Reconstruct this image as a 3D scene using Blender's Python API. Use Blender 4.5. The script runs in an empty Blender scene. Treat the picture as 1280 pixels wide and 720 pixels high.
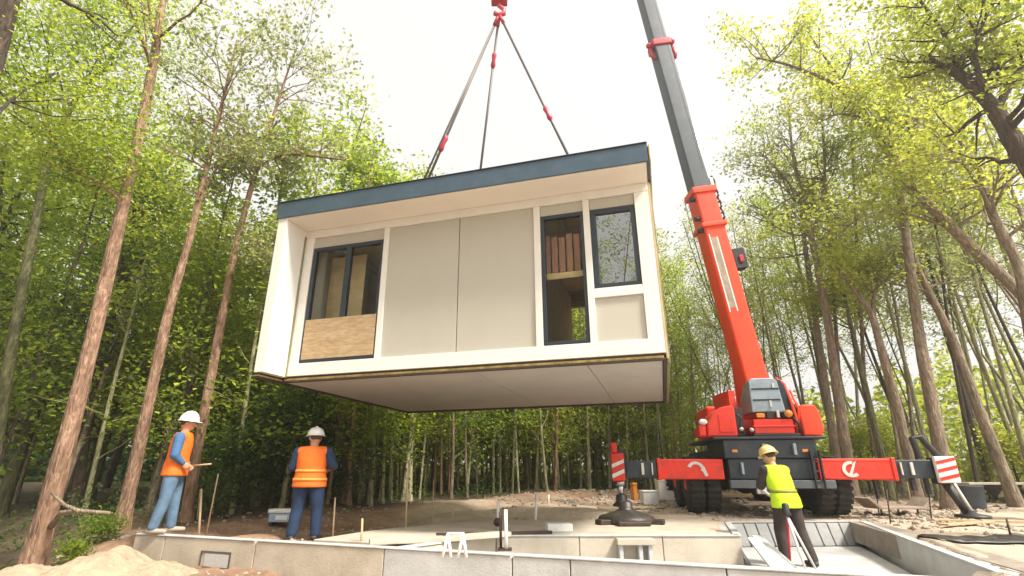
import bpy, math, random
import numpy as np
from mathutils import Vector, Matrix

random.seed(7)
HAZE = .003
SC = bpy.context.scene
COL = SC.collection
f32 = np.float32

# ------------------------------------------------------------------ camera numbers
FOC = 640.0; PITCH = math.atan(230/640.0); CZ = 1.0
CT, ST = math.cos(PITCH), math.sin(PITCH)
def ray(px, py):                      # direction per metre of forward distance
    u, v = px-640, 360-py
    d = FOC*CT - ST*v
    return np.array([u/d, 1.0, (FOC*ST + CT*v)/d])
def at(px, py, D):                    # point at forward distance D
    return ray(px, py)*D + np.array([0, 0, CZ])
def gd(px, py, z):                    # point on the level z
    r = ray(px, py); return r*((z-CZ)/r[2]) + np.array([0, 0, CZ])

# ------------------------------------------------------------------ mesh helpers
class MB:
    def __init__(s): s.v = []; s.f = []; s.mi = []; s.m = 0; s.sm = []
    def add(s, vs, fs, smooth=False):
        b = len(s.v)
        s.v += [tuple(map(float, p)) for p in vs]
        for f in fs: s.f.append(tuple(i+b for i in f)); s.mi.append(s.m); s.sm.append(smooth)
        return s
    def box(s, c, d, rz=0.0, M=None):
        x, y, z = d[0]/2, d[1]/2, d[2]/2
        vs = [(-x,-y,-z),(x,-y,-z),(x,y,-z),(-x,y,-z),(-x,-y,z),(x,-y,z),(x,y,z),(-x,y,z)]
        R = M if M is not None else Matrix.Rotation(rz, 3, 'Z')
        vs = [R @ Vector(p) + Vector(c) for p in vs]
        return s.add(vs, [(0,3,2,1),(4,5,6,7),(0,1,5,4),(1,2,6,5),(2,3,7,6),(3,0,4,7)])
    def bb(s, x0, x1, y0, y1, z0, z1):
        return s.box(((x0+x1)/2,(y0+y1)/2,(z0+z1)/2), (abs(x1-x0),abs(y1-y0),abs(z1-z0)))
    def prism(s, poly, a, b, axis='y'):      # poly in the two other axes, extruded a..b
        n = len(poly)
        def P(p, t):
            if axis == 'y': return (p[0], t, p[1])
            if axis == 'x': return (t, p[0], p[1])
            return (p[0], p[1], t)
        vs = [P(p, a) for p in poly]+[P(p, b) for p in poly]
        fs = [tuple(range(n)), tuple(range(2*n-1, n-1, -1))]
        fs += [(i, n+i, n+(i+1) % n, (i+1) % n) for i in range(n)]
        return s.add(vs, fs)
    def tube(s, pts, rs, n=8, cap=True, smooth=True):
        pts = [Vector(p) for p in pts]
        if not hasattr(rs, '__len__'): rs = [rs]*len(pts)
        vs = []; fs = []
        t0 = (pts[1]-pts[0]).normalized()
        ref = Vector((0, 0, 1)) if abs(t0.z) < .9 else Vector((1, 0, 0))
        u = t0.cross(ref).normalized()
        for i, p in enumerate(pts):
            t = (pts[min(i+1, len(pts)-1)]-pts[max(i-1, 0)])
            t = t.normalized() if t.length > 1e-9 else t0
            u = (u - t*u.dot(t)); u = u.normalized() if u.length > 1e-6 else t.orthogonal().normalized()
            w = t.cross(u)
            for k in range(n):
                a = 2*math.pi*k/n
                vs.append(p+(u*math.cos(a)+w*math.sin(a))*rs[i])
            if i:
                for k in range(n):
                    fs.append(((i-1)*n+k, (i-1)*n+(k+1) % n, i*n+(k+1) % n, i*n+k))
        s.add(vs, fs, smooth)
        if cap:
            b = len(s.v)-len(vs)
            s.f.append(tuple(b+k for k in range(n-1, -1, -1))); s.mi.append(s.m); s.sm.append(False)
            s.f.append(tuple(b+(len(pts)-1)*n+k for k in range(n))); s.mi.append(s.m); s.sm.append(False)
        return s
    def lathe(s, prof, c=(0,0,0), axis='z', n=24, smooth=True, M=None):
        vs = []; fs = []
        for r, h in prof:
            for k in range(n):
                a = 2*math.pi*k/n
                x, y = r*math.cos(a), r*math.sin(a)
                p = (x, y, h) if axis == 'z' else ((h, x, y) if axis == 'x' else (x, h, y))
                if M is not None: p = M @ Vector(p)
                vs.append((p[0]+c[0], p[1]+c[1], p[2]+c[2]))
        for i in range(1, len(prof)):
            for k in range(n):
                fs.append(((i-1)*n+k, (i-1)*n+(k+1) % n, i*n+(k+1) % n, i*n+k))
        fs.append(tuple(range(n-1, -1, -1))); fs.append(tuple((len(prof)-1)*n+k for k in range(n)))
        return s.add(vs, fs, smooth)
    def ell(s, c, r, n=16, m=10, M=None):
        vs = []; fs = []
        for j in range(m+1):
            th = math.pi*(j+.001)/(m+.002)
            for k in range(n):
                a = 2*math.pi*k/n
                p = Vector((r[0]*math.sin(th)*math.cos(a), r[1]*math.sin(th)*math.sin(a), r[2]*math.cos(th)))
                if M is not None: p = M @ p
                vs.append(p+Vector(c))
        for j in range(m):
            for k in range(n):
                fs.append((j*n+k, (j+1)*n+k, (j+1)*n+(k+1) % n, j*n+(k+1) % n))
        fs.append(tuple(range(n))); fs.append(tuple(m*n+k for k in range(n-1, -1, -1)))
        return s.add(vs, fs, True)
    def cap(s, p0, p1, r0, r1, n=12):
        p0 = Vector(p0); p1 = Vector(p1); d = (p1-p0).normalized()
        pts = []; rs = []
        for a in (-80, -55, -28, 0): pts.append(p0+d*r0*math.sin(math.radians(a))); rs.append(r0*math.cos(math.radians(a)))
        for a in (0, 28, 55, 80): pts.append(p1+d*r1*math.sin(math.radians(a))); rs.append(r1*math.cos(math.radians(a)))
        return s.tube(pts, rs, n)
    def build(s, name, mats, parent=None, off=(0,0,0), bevel=0, remesh=0, loc=None):
        me = bpy.data.meshes.new(name)
        o3 = Vector(off)
        me.from_pydata([tuple(Vector(p)-o3) for p in s.v], [], s.f)
        if not isinstance(mats, (list, tuple)): mats = [mats]
        for m in mats: me.materials.append(m)
        me.polygons.foreach_set('material_index', s.mi)
        me.polygons.foreach_set('use_smooth', s.sm)
        me.update()
        o = bpy.data.objects.new(name, me); COL.objects.link(o)
        if parent: o.parent = parent
        if loc is not None: o.location = loc
        if bevel:
            b = o.modifiers.new('bevel', 'BEVEL'); b.width = bevel; b.segments = 2; b.limit_method = 'ANGLE'; b.angle_limit = math.radians(40)
            w = o.modifiers.new('wn', 'WEIGHTED_NORMAL')
        if remesh:
            r = o.modifiers.new('remesh', 'REMESH'); r.mode = 'VOXEL'; r.voxel_size = remesh; r.use_smooth_shade = True
            sm = o.modifiers.new('smooth', 'SMOOTH'); sm.factor = .5; sm.iterations = 3
        return o

def tag(o, label=None, cat=None, group=None, kind=None):
    if label: o['label'] = label
    if cat: o['category'] = cat
    if group: o['group'] = group
    if kind: o['kind'] = kind
    return o
def empty(name, loc, label, cat, group=None, rz=0, kind=None):
    o = bpy.data.objects.new(name, None); COL.objects.link(o)
    o.location = loc; o.rotation_euler = (0, 0, rz); o.empty_display_size = .2
    return tag(o, label, cat, group, kind)

# ------------------------------------------------------------------ materials
def newmat(name):
    m = bpy.data.materials.new(name); m.use_nodes = True
    nt = m.node_tree; b = nt.nodes['Principled BSDF']
    return m, nt, b
def N(nt, t, **kw):
    n = nt.nodes.new(t)
    for k, v in kw.items():
        if k.startswith('i_'): n.inputs[int(k[2:]) if k[2:].isdigit() else k[2:].replace('_', ' ')].default_value = v
        else: setattr(n, k, v)
    return n
def ramp(nt, fac, stops):
    r = nt.nodes.new('ShaderNodeValToRGB')
    el = r.color_ramp.elements
    while len(el) < len(stops): el.new(.5)
    for e, (p, c) in zip(el, stops): e.position = p; e.color = (*c, 1) if len(c) == 3 else c
    nt.links.new(fac, r.inputs[0]); return r.outputs[0]
def mat(name, col, rough=.6, metal=0, var=.12, scale=3.0, bump=.0, bscale=40, dirt=None, dscale=1.2, damt=.5, spec=.5, stretch=(1,1,1), coat=0):
    m, nt, b = newmat(name); L = nt.links
    tc = N(nt, 'ShaderNodeTexCoord'); mp = N(nt, 'ShaderNodeMapping'); mp.inputs['Scale'].default_value = stretch
    L.new(tc.outputs['Object'], mp.inputs[0])
    n1 = N(nt, 'ShaderNodeTexNoise', i_Scale=scale, i_Detail=8, i_Roughness=.65); L.new(mp.outputs[0], n1.inputs['Vector'])
    lo = tuple(c*(1-var) for c in col); hi = tuple(min(1, c*(1+var)) for c in col)
    c = ramp(nt, n1.outputs['Fac'], [(.3, lo), (.7, hi)])
    if dirt:
        n2 = N(nt, 'ShaderNodeTexNoise', i_Scale=dscale, i_Detail=10, i_Roughness=.7); L.new(mp.outputs[0], n2.inputs['Vector'])
        r2 = N(nt, 'ShaderNodeMapRange'); L.new(n2.outputs['Fac'], r2.inputs[0])
        r2.inputs[1].default_value = .5; r2.inputs[2].default_value = .72; r2.inputs[4].default_value = damt
        mx = N(nt, 'ShaderNodeMix', data_type='RGBA'); L.new(r2.outputs[0], mx.inputs[0]); L.new(c, mx.inputs[6]); mx.inputs[7].default_value = (*dirt, 1)
        c = mx.outputs[2]
    L.new(c, b.inputs['Base Color'])
    b.inputs['Metallic'].default_value = metal; b.inputs['Specular IOR Level'].default_value = spec
    rr = N(nt, 'ShaderNodeMapRange'); L.new(n1.outputs['Fac'], rr.inputs[0]); rr.inputs[3].default_value = max(0, rough-.1); rr.inputs[4].default_value = min(1, rough+.12)
    L.new(rr.outputs[0], b.inputs['Roughness'])
    b.inputs['Coat Weight'].default_value = coat
    if bump:
        n3 = N(nt, 'ShaderNodeTexNoise', i_Scale=bscale, i_Detail=6); L.new(mp.outputs[0], n3.inputs['Vector'])
        bp = N(nt, 'ShaderNodeBump'); bp.inputs['Strength'].default_value = bump; bp.inputs['Distance'].default_value = .02
        L.new(n3.outputs['Fac'], bp.inputs['Height']); L.new(bp.outputs[0], b.inputs['Normal'])
    return m

M_ = {}
M_['concrete'] = mat('concrete', (.47,.415,.335), .85, var=.14, scale=2.5, bump=.25, dirt=(.27,.23,.18), dscale=1.6, damt=.6)
M_['concrete_pale'] = mat('pale_concrete', (.47,.47,.465), .8, var=.14, scale=2.4, bump=.25, dirt=(.29,.27,.24), dscale=1.8, damt=.6)
M_['joint'] = mat('dark_joint_fill', (.10,.09,.08), .9)  # dark fill tone for joints, board gaps and the recess rim
M_['wood'] = mat('raw_timber', (.46,.34,.2), .8, var=.25, scale=12, stretch=(1,1,.15), bump=.3)
M_['osb'] = mat('osb_board', (.44,.31,.17), .75, var=.3, scale=14, stretch=(.5,1,2.6), bump=.3, dirt=(.62,.50,.34), dscale=6, damt=.7)
M_['ply'] = mat('plywood', (.74,.54,.30), .7, var=.2, scale=5, stretch=(.4,2,1))
M_['trunk_refl'] = mat('reddish_trunk_reflection', (.40,.19,.12), .7, var=.3, scale=9, stretch=(1,1,.2))
M_['white_trim'] = mat('white_trim', (.76,.745,.70), .45, var=.03, dirt=(.62,.59,.53), dscale=2, damt=.35)
M_['panel'] = mat('cladding_panel', (.475,.455,.385), .6, var=.05, scale=1.6, dirt=(.40,.37,.32), dscale=1.6, damt=.45, stretch=(1,1,.3), bump=.08, bscale=3)
M_['soffit'] = mat('soffit_board', (.76,.70,.62), .6, var=.04, scale=1.5)
M_['under'] = mat('underside_sheet', (.42,.39,.36), .7, var=.07, scale=1.3, dirt=(.4,.34,.29), dscale=.9, damt=.5)
M_['fascia'] = mat('slate_fascia', (.055,.095,.132), .4, var=.12, scale=2, metal=.2, dirt=(.12,.15,.18), dscale=3, damt=.4)
M_['winframe'] = mat('dark_window_frame', (.016,.026,.036), .35, var=.15)
M_['steel_dark'] = mat('dark_rusty_steel', (.06,.04,.03), .6, metal=.3, var=.3, scale=8)
M_['insul'] = mat('yellow_insulation_edge', (.42,.33,.12), .9, var=.5, scale=9)
M_['membrane'] = mat('green_membrane', (.2,.2,.09), .8, var=.3, scale=3)
M_['red'] = mat('crane_red_paint', (.78,.03,.012), .45, var=.1, scale=3, coat=.1, dirt=(.30,.06,.035), dscale=3.2, damt=.7)
M_['redb'] = mat('crane_boom_red_paint', (.86,.06,.014), .45, var=.1, scale=3, coat=.1, dirt=(.45,.07,.03), dscale=2.6, damt=.6)
M_['dkblue'] = mat('dark_carrier_paint', (.022,.032,.045), .4, var=.2, scale=3, dirt=(.09,.085,.075), dscale=2.5, damt=.6)
M_['grill'] = mat('grey_louvre_metal', (.30,.37,.43), .4, var=.12, metal=.2, dirt=(.12,.13,.14), dscale=4, damt=.5)
M_['bumper'] = mat('dusty_bumper_metal', (.09,.105,.12), .5, var=.2, dirt=(.2,.18,.16), dscale=4, damt=.5)
M_['boomgrey'] = mat('telescopic_section_grey', (.065,.08,.095), .5, var=.14, scale=1.5, metal=.0, dirt=(.14,.15,.15), dscale=2, damt=.5)
M_['pale'] = mat('pale_decal_paint', (.62,.60,.55), .5, var=.1, dirt=(.3,.3,.3), dscale=4, damt=.5)
M_['white'] = mat('white_paint', (.80,.80,.78), .5, var=.04, dirt=(.5,.47,.42), dscale=6, damt=.5)
M_['rubber'] = mat('tyre_rubber', (.022,.021,.02), .85, var=.3, scale=6, bump=.3, dirt=(.13,.10,.075), dscale=5, damt=.5)
M_['black'] = mat('black_metal', (.02,.02,.022), .5, var=.25, dirt=(.07,.065,.06), dscale=6, damt=.4)
M_['chrome'] = mat('bright_rod', (.6,.6,.6), .25, metal=1, var=.05)
M_['rope'] = mat('steel_wire_rope', (.12,.105,.10), .5, metal=.6, var=.3, scale=60)
M_['shackle'] = mat('crimson_shackle', (.52,.03,.06), .4, var=.15)
M_['sand'] = mat('pale_sand', (.36,.29,.20), .95, var=.22, scale=6, bump=.8, bscale=25, dirt=(.30,.22,.15), dscale=5, damt=.7)
M_['stone'] = mat('rubble_stone', (.34,.28,.22), .9, var=.35, scale=5, bump=.5)
M_['blue_plastic'] = mat('pale_blue_plastic', (.35,.48,.62), .5, var=.1)
M_['amber'] = mat('amber_plastic', (.70,.25,.03), .4, var=.1)
M_['teal'] = mat('dark_bucket_plastic', (.06,.075,.10), .6, var=.2)
M_['tarp'] = mat('black_sheeting', (.035,.03,.027), .45, var=.4, scale=6, bump=.9, bscale=9)
M_['skin'] = mat('skin', (.50,.27,.17), .5, var=.08)
M_['hair'] = mat('dark_hair', (.06,.035,.02), .7)
M_['orange'] = mat('orange_vest_cloth', (.86,.17,.015), .75, var=.1, scale=7, bump=.6, bscale=9)
M_['lime'] = mat('lime_vest_cloth', (.56,.80,.01), .75, var=.08, scale=7, bump=.6, bscale=9)
M_['denim_shirt'] = mat('blue_shirt_cloth', (.05,.13,.27), .8, var=.2, scale=9, bump=.6, bscale=10)
M_['jeans'] = mat('faded_denim', (.10,.17,.26), .85, var=.3, scale=7, bump=.6, bscale=9)
M_['navy'] = mat('navy_cloth', (.015,.035,.085), .85, var=.3, scale=8, bump=.6, bscale=9)
M_['brown'] = mat('dark_brown_cloth', (.04,.028,.025), .85, var=.3, scale=8, bump=.6, bscale=9)
M_['boot'] = mat('dark_boot_leather', (.04,.032,.028), .6, var=.3)
M_['boot_tan'] = mat('dusty_boot_leather', (.36,.31,.25), .75, var=.3)
M_['hat_w'] = mat('white_helmet_plastic', (.82,.82,.80), .3, var=.02, coat=.3)
M_['hat_t'] = mat('tan_helmet_plastic', (.72,.54,.24), .35, var=.04, coat=.3)
M_['strip'] = mat('grey_reflective_tape', (.50,.50,.46), .35, var=.1)
M_['orange_seam'] = mat('orange_vest_seam_tape', (.90,.32,.06), .6, var=.1)
M_['strip_d'] = mat('dark_vest_tape', (.20,.22,.03), .6, var=.1)

def glass_mat(nm, ior):
    m, nt, b = newmat(nm); L = nt.links
    out = nt.nodes['Material Output']; nt.nodes.remove(b)
    tr = N(nt, 'ShaderNodeBsdfTransparent'); tr.inputs[0].default_value = (.93,.95,.92,1)
    gl = N(nt, 'ShaderNodeBsdfGlossy'); gl.inputs['Roughness'].default_value = .015
    fr = N(nt, 'ShaderNodeFresnel'); fr.inputs[0].default_value = ior
    nn = N(nt, 'ShaderNodeTexNoise', i_Scale=1.3); bp = N(nt, 'ShaderNodeBump'); bp.inputs['Strength'].default_value = .05
    L.new(nn.outputs['Fac'], bp.inputs['Height']); L.new(bp.outputs[0], gl.inputs['Normal'])
    mx = N(nt, 'ShaderNodeMixShader'); L.new(fr.outputs[0], mx.inputs[0]); L.new(tr.outputs[0], mx.inputs[1]); L.new(gl.outputs[0], mx.inputs[2])
    L.new(mx.outputs[0], out.inputs[0]); return m
M_['glass'] = glass_mat('clear_window_glass', 1.22); M_['glass_r'] = glass_mat('reflective_window_glass', 4.2)

def bark_mat(name, a, b2, scale=5, str_=.8):
    m, nt, b = newmat(name); L = nt.links
    tc = N(nt, 'ShaderNodeTexCoord'); mp = N(nt, 'ShaderNodeMapping'); mp.inputs['Scale'].default_value = (1,1,.22)
    L.new(tc.outputs['Object'], mp.inputs[0])
    n1 = N(nt, 'ShaderNodeTexNoise', i_Scale=scale*3, i_Detail=8, i_Roughness=.7); L.new(mp.outputs[0], n1.inputs['Vector'])
    n2 = N(nt, 'ShaderNodeTexNoise', i_Scale=.9, i_Detail=3); L.new(tc.outputs['Object'], n2.inputs['Vector'])
    vo = N(nt, 'ShaderNodeTexVoronoi', i_Scale=scale*4, feature='DISTANCE_TO_EDGE'); L.new(mp.outputs[0], vo.inputs['Vector'])
    c = ramp(nt, n1.outputs['Fac'], [(.32, tuple(x*.45 for x in a)), (.5, a), (.68, b2)])
    mx = N(nt, 'ShaderNodeMix', data_type='RGBA', blend_type='MULTIPLY'); mx.inputs[0].default_value = .7
    c2 = ramp(nt, n2.outputs['Fac'], [(.35, (.55,.58,.5)), (.6, (1.0,1.0,1.0))])
    L.new(c, mx.inputs[6]); L.new(c2, mx.inputs[7]); L.new(mx.outputs[2], b.inputs['Base Color'])
    b.inputs['Roughness'].default_value = .9
    mu = N(nt, 'ShaderNodeMath', operation='MULTIPLY'); L.new(vo.outputs['Distance'], mu.inputs[0]); mu.inputs[1].default_value = 2.
    ad = N(nt, 'ShaderNodeMath', operation='ADD'); L.new(mu.outputs[0], ad.inputs[0]); L.new(n1.outputs['Fac'], ad.inputs[1])
    bp = N(nt, 'ShaderNodeBump'); bp.inputs['Strength'].default_value = str_; bp.inputs['Distance'].default_value = .03
    L.new(ad.outputs[0], bp.inputs['Height']); L.new(bp.outputs[0], b.inputs['Normal'])
    return m
B_ = dict(pine=bark_mat('orange_pine_bark', (.29,.17,.11), (.47,.31,.22)),
          grey=bark_mat('grey_brown_bark', (.27,.205,.145), (.45,.36,.27)),
          dark=bark_mat('dark_brown_bark', (.075,.05,.035), (.16,.11,.08)),
          green=bark_mat('olive_green_bark', (.13,.13,.055), (.27,.25,.13)),
          pale=bark_mat('pale_olive_bark', (.36,.34,.18), (.56,.52,.36)))

def leaf_mat(name, dk, lt, tdk, tlt, tf=.5, scale=.8):
    m, nt, b = newmat(name); L = nt.links
    out = nt.nodes['Material Output']
    ge = N(nt, 'ShaderNodeNewGeometry'); oi = N(nt, 'ShaderNodeObjectInfo')
    n1 = N(nt, 'ShaderNodeTexNoise', i_Scale=scale, i_Detail=4); L.new(ge.outputs['Position'], n1.inputs['Vector'])
    ad = N(nt, 'ShaderNodeMath', operation='MULTIPLY_ADD'); L.new(ge.outputs['Random Per Island'], ad.inputs[0]); ad.inputs[1].default_value = .45
    L.new(n1.outputs['Fac'], ad.inputs[2])
    a2 = N(nt, 'ShaderNodeMath', operation='MULTIPLY_ADD'); L.new(oi.outputs['Random'], a2.inputs[0]); a2.inputs[1].default_value = .22; L.new(ad.outputs[0], a2.inputs[2])
    c1 = ramp(nt, a2.outputs[0], [(.5, dk), (1.0, lt)]); c2 = ramp(nt, a2.outputs[0], [(.5, tdk), (1.0, tlt)])
    L.new(c1, b.inputs['Base Color']); b.inputs['Roughness'].default_value = .5; b.inputs['Specular IOR Level'].default_value = .4
    t = N(nt, 'ShaderNodeBsdfTranslucent'); L.new(c2, t.inputs[0])
    mx = N(nt, 'ShaderNodeMixShader'); mx.inputs[0].default_value = tf
    L.new(b.outputs[0], mx.inputs[1]); L.new(t.outputs[0], mx.inputs[2]); L.new(mx.outputs[0], out.inputs[0])
    return m
L_ = dict(yellow=leaf_mat('yellow_green_leaves', (.09,.135,.02), (.24,.28,.04), (.33,.42,.04), (.67,.68,.09), .6),
          olive=leaf_mat('olive_leaves', (.11,.14,.04), (.23,.25,.09), (.32,.38,.10), (.58,.62,.22), .55),
          green=leaf_mat('green_leaves', (.06,.11,.015), (.16,.22,.03), (.24,.42,.03), (.62,.68,.08), .6),
          deep=leaf_mat('deep_green_leaves', (.022,.05,.015), (.07,.11,.03), (.07,.17,.025), (.24,.36,.05), .5))

# ------------------------------------------------------------------ trees
def fast_mesh(name, V, F, mats, mi=None, smooth=False):
    me = bpy.data.meshes.new(name)
    V = np.asarray(V, f32); F = np.asarray(F, np.int32)
    me.vertices.add(len(V)); me.vertices.foreach_set('co', V.ravel())
    k = F.shape[1]
    me.loops.add(F.size); me.loops.foreach_set('vertex_index', F.ravel())
    me.polygons.add(len(F)); me.polygons.foreach_set('loop_start', np.arange(0, F.size, k, dtype=np.int32))
    if mi is not None: me.polygons.foreach_set('material_index', np.asarray(mi, np.int32))
    me.polygons.foreach_set('use_smooth', np.full(len(F), smooth))
    for m in mats: me.materials.append(m)
    me.update(calc_edges=True)
    return me

def leaf_quads(C, size, rng, flat=.5, aspect=.55):
    n = len(C)
    nrm = rng.normal(size=(n, 3)); nrm[:, 2] = np.abs(nrm[:, 2])+flat
    nrm /= np.linalg.norm(nrm, axis=1)[:, None]
    a = rng.normal(size=(n, 3)); u = np.cross(nrm, a); u /= np.linalg.norm(u, axis=1)[:, None]
    v = np.cross(nrm, u)
    s = size*rng.uniform(.6, 1.25, n)[:, None]
    P = np.stack([C-u*s*.5, C-v*s*aspect*.5+u*s*.08, C+u*s*.5-nrm*s*.12, C+v*s*aspect*.5+u*s*.08], 1).reshape(-1, 3)
    F = np.arange(4*n, dtype=np.int32).reshape(-1, 4)
    return P, F

def curve(p0, d, L, n, rng, wob=.15, up=0.0):
    pts = [np.array(p0, float)]; d = np.array(d, float); d /= np.linalg.norm(d)
    for i in range(n):
        d = d + rng.normal(size=3)*wob; d[2] += up
        d /= np.linalg.norm(d); pts.append(pts[-1]+d*L/n)
    return np.array(pts)

def tube_np(pts, rs, n, VV, FF, off):
    pts = np.asarray(pts, float); m = len(pts)
    T = np.gradient(pts, axis=0); T /= np.linalg.norm(T, axis=1)[:, None]+1e-9
    ref = np.array([1., .13, .07]) if abs(T[0][0]) < .8 else np.array([0, 1., 0])
    U = np.cross(T, ref); U /= np.linalg.norm(U, axis=1)[:, None]; W = np.cross(T, U)
    a = np.arange(n)*2*np.pi/n
    V = pts[:, None, :]+(U[:, None, :]*np.cos(a)[None, :, None]+W[:, None, :]*np.sin(a)[None, :, None])*np.asarray(rs)[:, None, None]
    i, k = np.meshgrid(np.arange(m-1), np.arange(n), indexing='ij'); k2 = (k+1) % n
    F = np.stack([i*n+k, i*n+k2, (i+1)*n+k2, (i+1)*n+k], -1).reshape(-1, 4)+off
    VV.append(V.reshape(-1, 3)); FF.append(F); return off+m*n

def grow(trunk, tr, rng, nbr=14, t0=.45, blen=2.2, elev=(.1,.8), nsub=4, leaves=8000, lsize=.12, clump=.32, sides=8, az=None, taper=True, extra=None, inner=0.0, flat=.5):
    """trunk: polyline (local, base at 0), tr: radii. Returns trunk mesh arrays and leaf centres."""
    VV = []; FF = []; off = 0
    trunk = np.asarray(trunk, float); m = len(trunk)
    # finer trunk
    tt = np.linspace(0, m-1, max(m, (m-1)*4+1)); P = np.stack([np.interp(tt, np.arange(m), trunk[:, k]) for k in range(3)], 1)
    for _ in range(2): P[1:-1] = (P[:-2]+2*P[1:-1]+P[2:])/4
    R = np.interp(tt, np.arange(m), tr)*(1+rng.normal(size=len(tt))*.035)
    R[0] *= 1.35
    off = tube_np(P, R, sides, VV, FF, off)
    tips = []
    def sub(p, d, L, r, lev):
        nonlocal off
        n = 5 if lev == 0 else 3
        c = curve(p, d, L, n, rng, .17, .05)
        rr = np.linspace(r, r*.3, n+1)
        off = tube_np(c, rr, 6 if lev == 0 else 4, VV, FF, off)
        if lev == 0:
            for j in range(nsub):
                k = rng.integers(1, n+1)
                dd = (c[k]-c[k-1]); dd /= np.linalg.norm(dd); dd = dd+rng.normal(size=3)*.75
                sub(c[k], dd, L*rng.uniform(.3, .6), rr[k]*.7, 1)
            tips.append((c[-1], 1.)); tips.append((c[-2], .7))
        else:
            tips.append((c[-1], 1.)); tips.append((c[-2], .8)); tips.append((c[1], .6))
    for i in range(nbr):
        t = t0+(1-t0)*((i+rng.uniform(0, 1))/nbr)
        q = t*(len(P)-1); k = min(int(q), len(P)-2); p = P[k]+(P[k+1]-P[k])*(q-k)
        a = rng.uniform(0, 2*np.pi) if az is None else rng.normal(az[0], az[1])
        e = rng.uniform(*elev)
        d = np.array([math.cos(a)*math.cos(e), math.sin(a)*math.cos(e), math.sin(e)])
        L = blen*(1-.55*((t-t0)/(1-t0+1e-6)) if taper else 1)*rng.uniform(.65, 1.25)
        sub(p, d, L, R[k]*.42, 0)
    if extra:
        for pts, r0, r1 in extra:
            pts = np.asarray(pts, float); mm = len(pts)
            t2 = np.linspace(0, mm-1, (mm-1)*4+1); c = np.stack([np.interp(t2, np.arange(mm), pts[:, k]) for k in range(3)], 1)
            for _ in range(2): c[1:-1] = (c[:-2]+2*c[1:-1]+c[2:])/4
            rr = np.linspace(r0, r1, len(c)); off = tube_np(c, rr, 7, VV, FF, off)
            if r1 < .045:
                for j in range(13):
                    k = rng.integers(len(c)//3, len(c)); d = rng.normal(size=3); d[2] = abs(d[2])*.6
                    sub(c[k], d, blen*.55*rng.uniform(.6, 1.2), rr[k]*.6, 0)
    TP = np.array([t[0] for t in tips]); TW = np.array([t[1] for t in tips]); TW = TW*rng.uniform(.3, 1.7, len(TW))
    idx = rng.choice(len(TP), leaves, p=TW/TW.sum())
    C = TP[idx]+rng.normal(size=(leaves, 3))*clump*np.array([1, 1, .7])
    Q, FQ = leaf_quads(C, lsize, rng, flat)
    return (np.concatenate(VV), np.concatenate(FF)), (Q, FQ)

def tree_obj(name, data, bark, leaf, loc, label, cat='tree', group=None, rz=0, sc=1.0):
    (V, F), (Q, FQ) = data
    root = empty(name, loc, label, cat, group, rz); root.scale = (sc, sc, sc)
    t = bpy.data.objects.new('trunk', fast_mesh('trunk', V, F, [bark], smooth=True)); COL.objects.link(t); t.parent = root
    c = bpy.data.objects.new('crown', fast_mesh('crown', Q, FQ, [leaf])); COL.objects.link(c); c.parent = root
    return root
def copy_thing(src, loc, rz=0, sc=1.0, label=None, group=None):
    r = src.copy(); COL.objects.link(r); r.location = loc; r.rotation_euler = (0, 0, rz)
    r.scale = (sc, sc, sc) if not hasattr(sc, '__len__') else sc
    if label: r['label'] = label
    if group: r['group'] = group
    for ch in list(src.children):
        c = ch.copy(); COL.objects.link(c); c.parent = r
        for g in ch.children:
            d = g.copy(); COL.objects.link(d); d.parent = c
    return r

# ------------------------------------------------------------------ terrain
WA = np.array([-6.10, 9.15]); WB = np.array([4.25, 5.30])         # front foundation wall line (outer top edge)
wd = (WB-WA)/np.linalg.norm(WB-WA); wn = np.array([-wd[1], wd[0]])   # wn points away from the camera
PIT = [(-1.45, 7.55), (-.25, 8.92), (3.6, 8.92), (4.35, 11.2), (7.08, 11.41), (4.78, 5.62), (4.25, 5.6)]
PITZ = -.38
EDGE = [(-9.5, 2.), (-7.7, 8.3), (-7.6, 10.6), (-6.4, 12.6), (-4.6, 14.2), (-2.2, 16.7), (1.5, 20.), (4.2, 22.3), (9.5, 21.), (13., 17.), (15.5, 13.), (17, 5), (19, -10)]
EDGE = np.array(EDGE)
def in_poly(x, y, poly):
    inside = np.zeros(np.shape(x), bool); n = len(poly)
    for i in range(n):
        x1, y1 = poly[i]; x2, y2 = poly[(i+1) % n]
        c = ((y1 > y) != (y2 > y)) & (x < (x2-x1)*(y-y1)/(y2-y1+1e-12)+x1)
        inside ^= c
    return inside
CLEAR = [tuple(p) for p in EDGE]+[(19, -30), (-12, -30)]
def sst(a, b, x): t = np.clip((x-a)/(b-a), 0, 1); return t*t*(3-2*t)
_rn = np.random.default_rng(3); _w = [(_rn.normal(size=2)*k, _rn.uniform(0, 6.28), a) for k, a in [(.35,.10),(.6,.06),(1.3,.03),(2.2,.022),(3.5,.014),(5.5,.009),(8,.006)] for _ in range(3)]
def bumps(x, y):
    z = 0
    for (k, p, a) in _w: z = z+a*np.sin(k[0]*x+k[1]*y+p)
    return z
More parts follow.
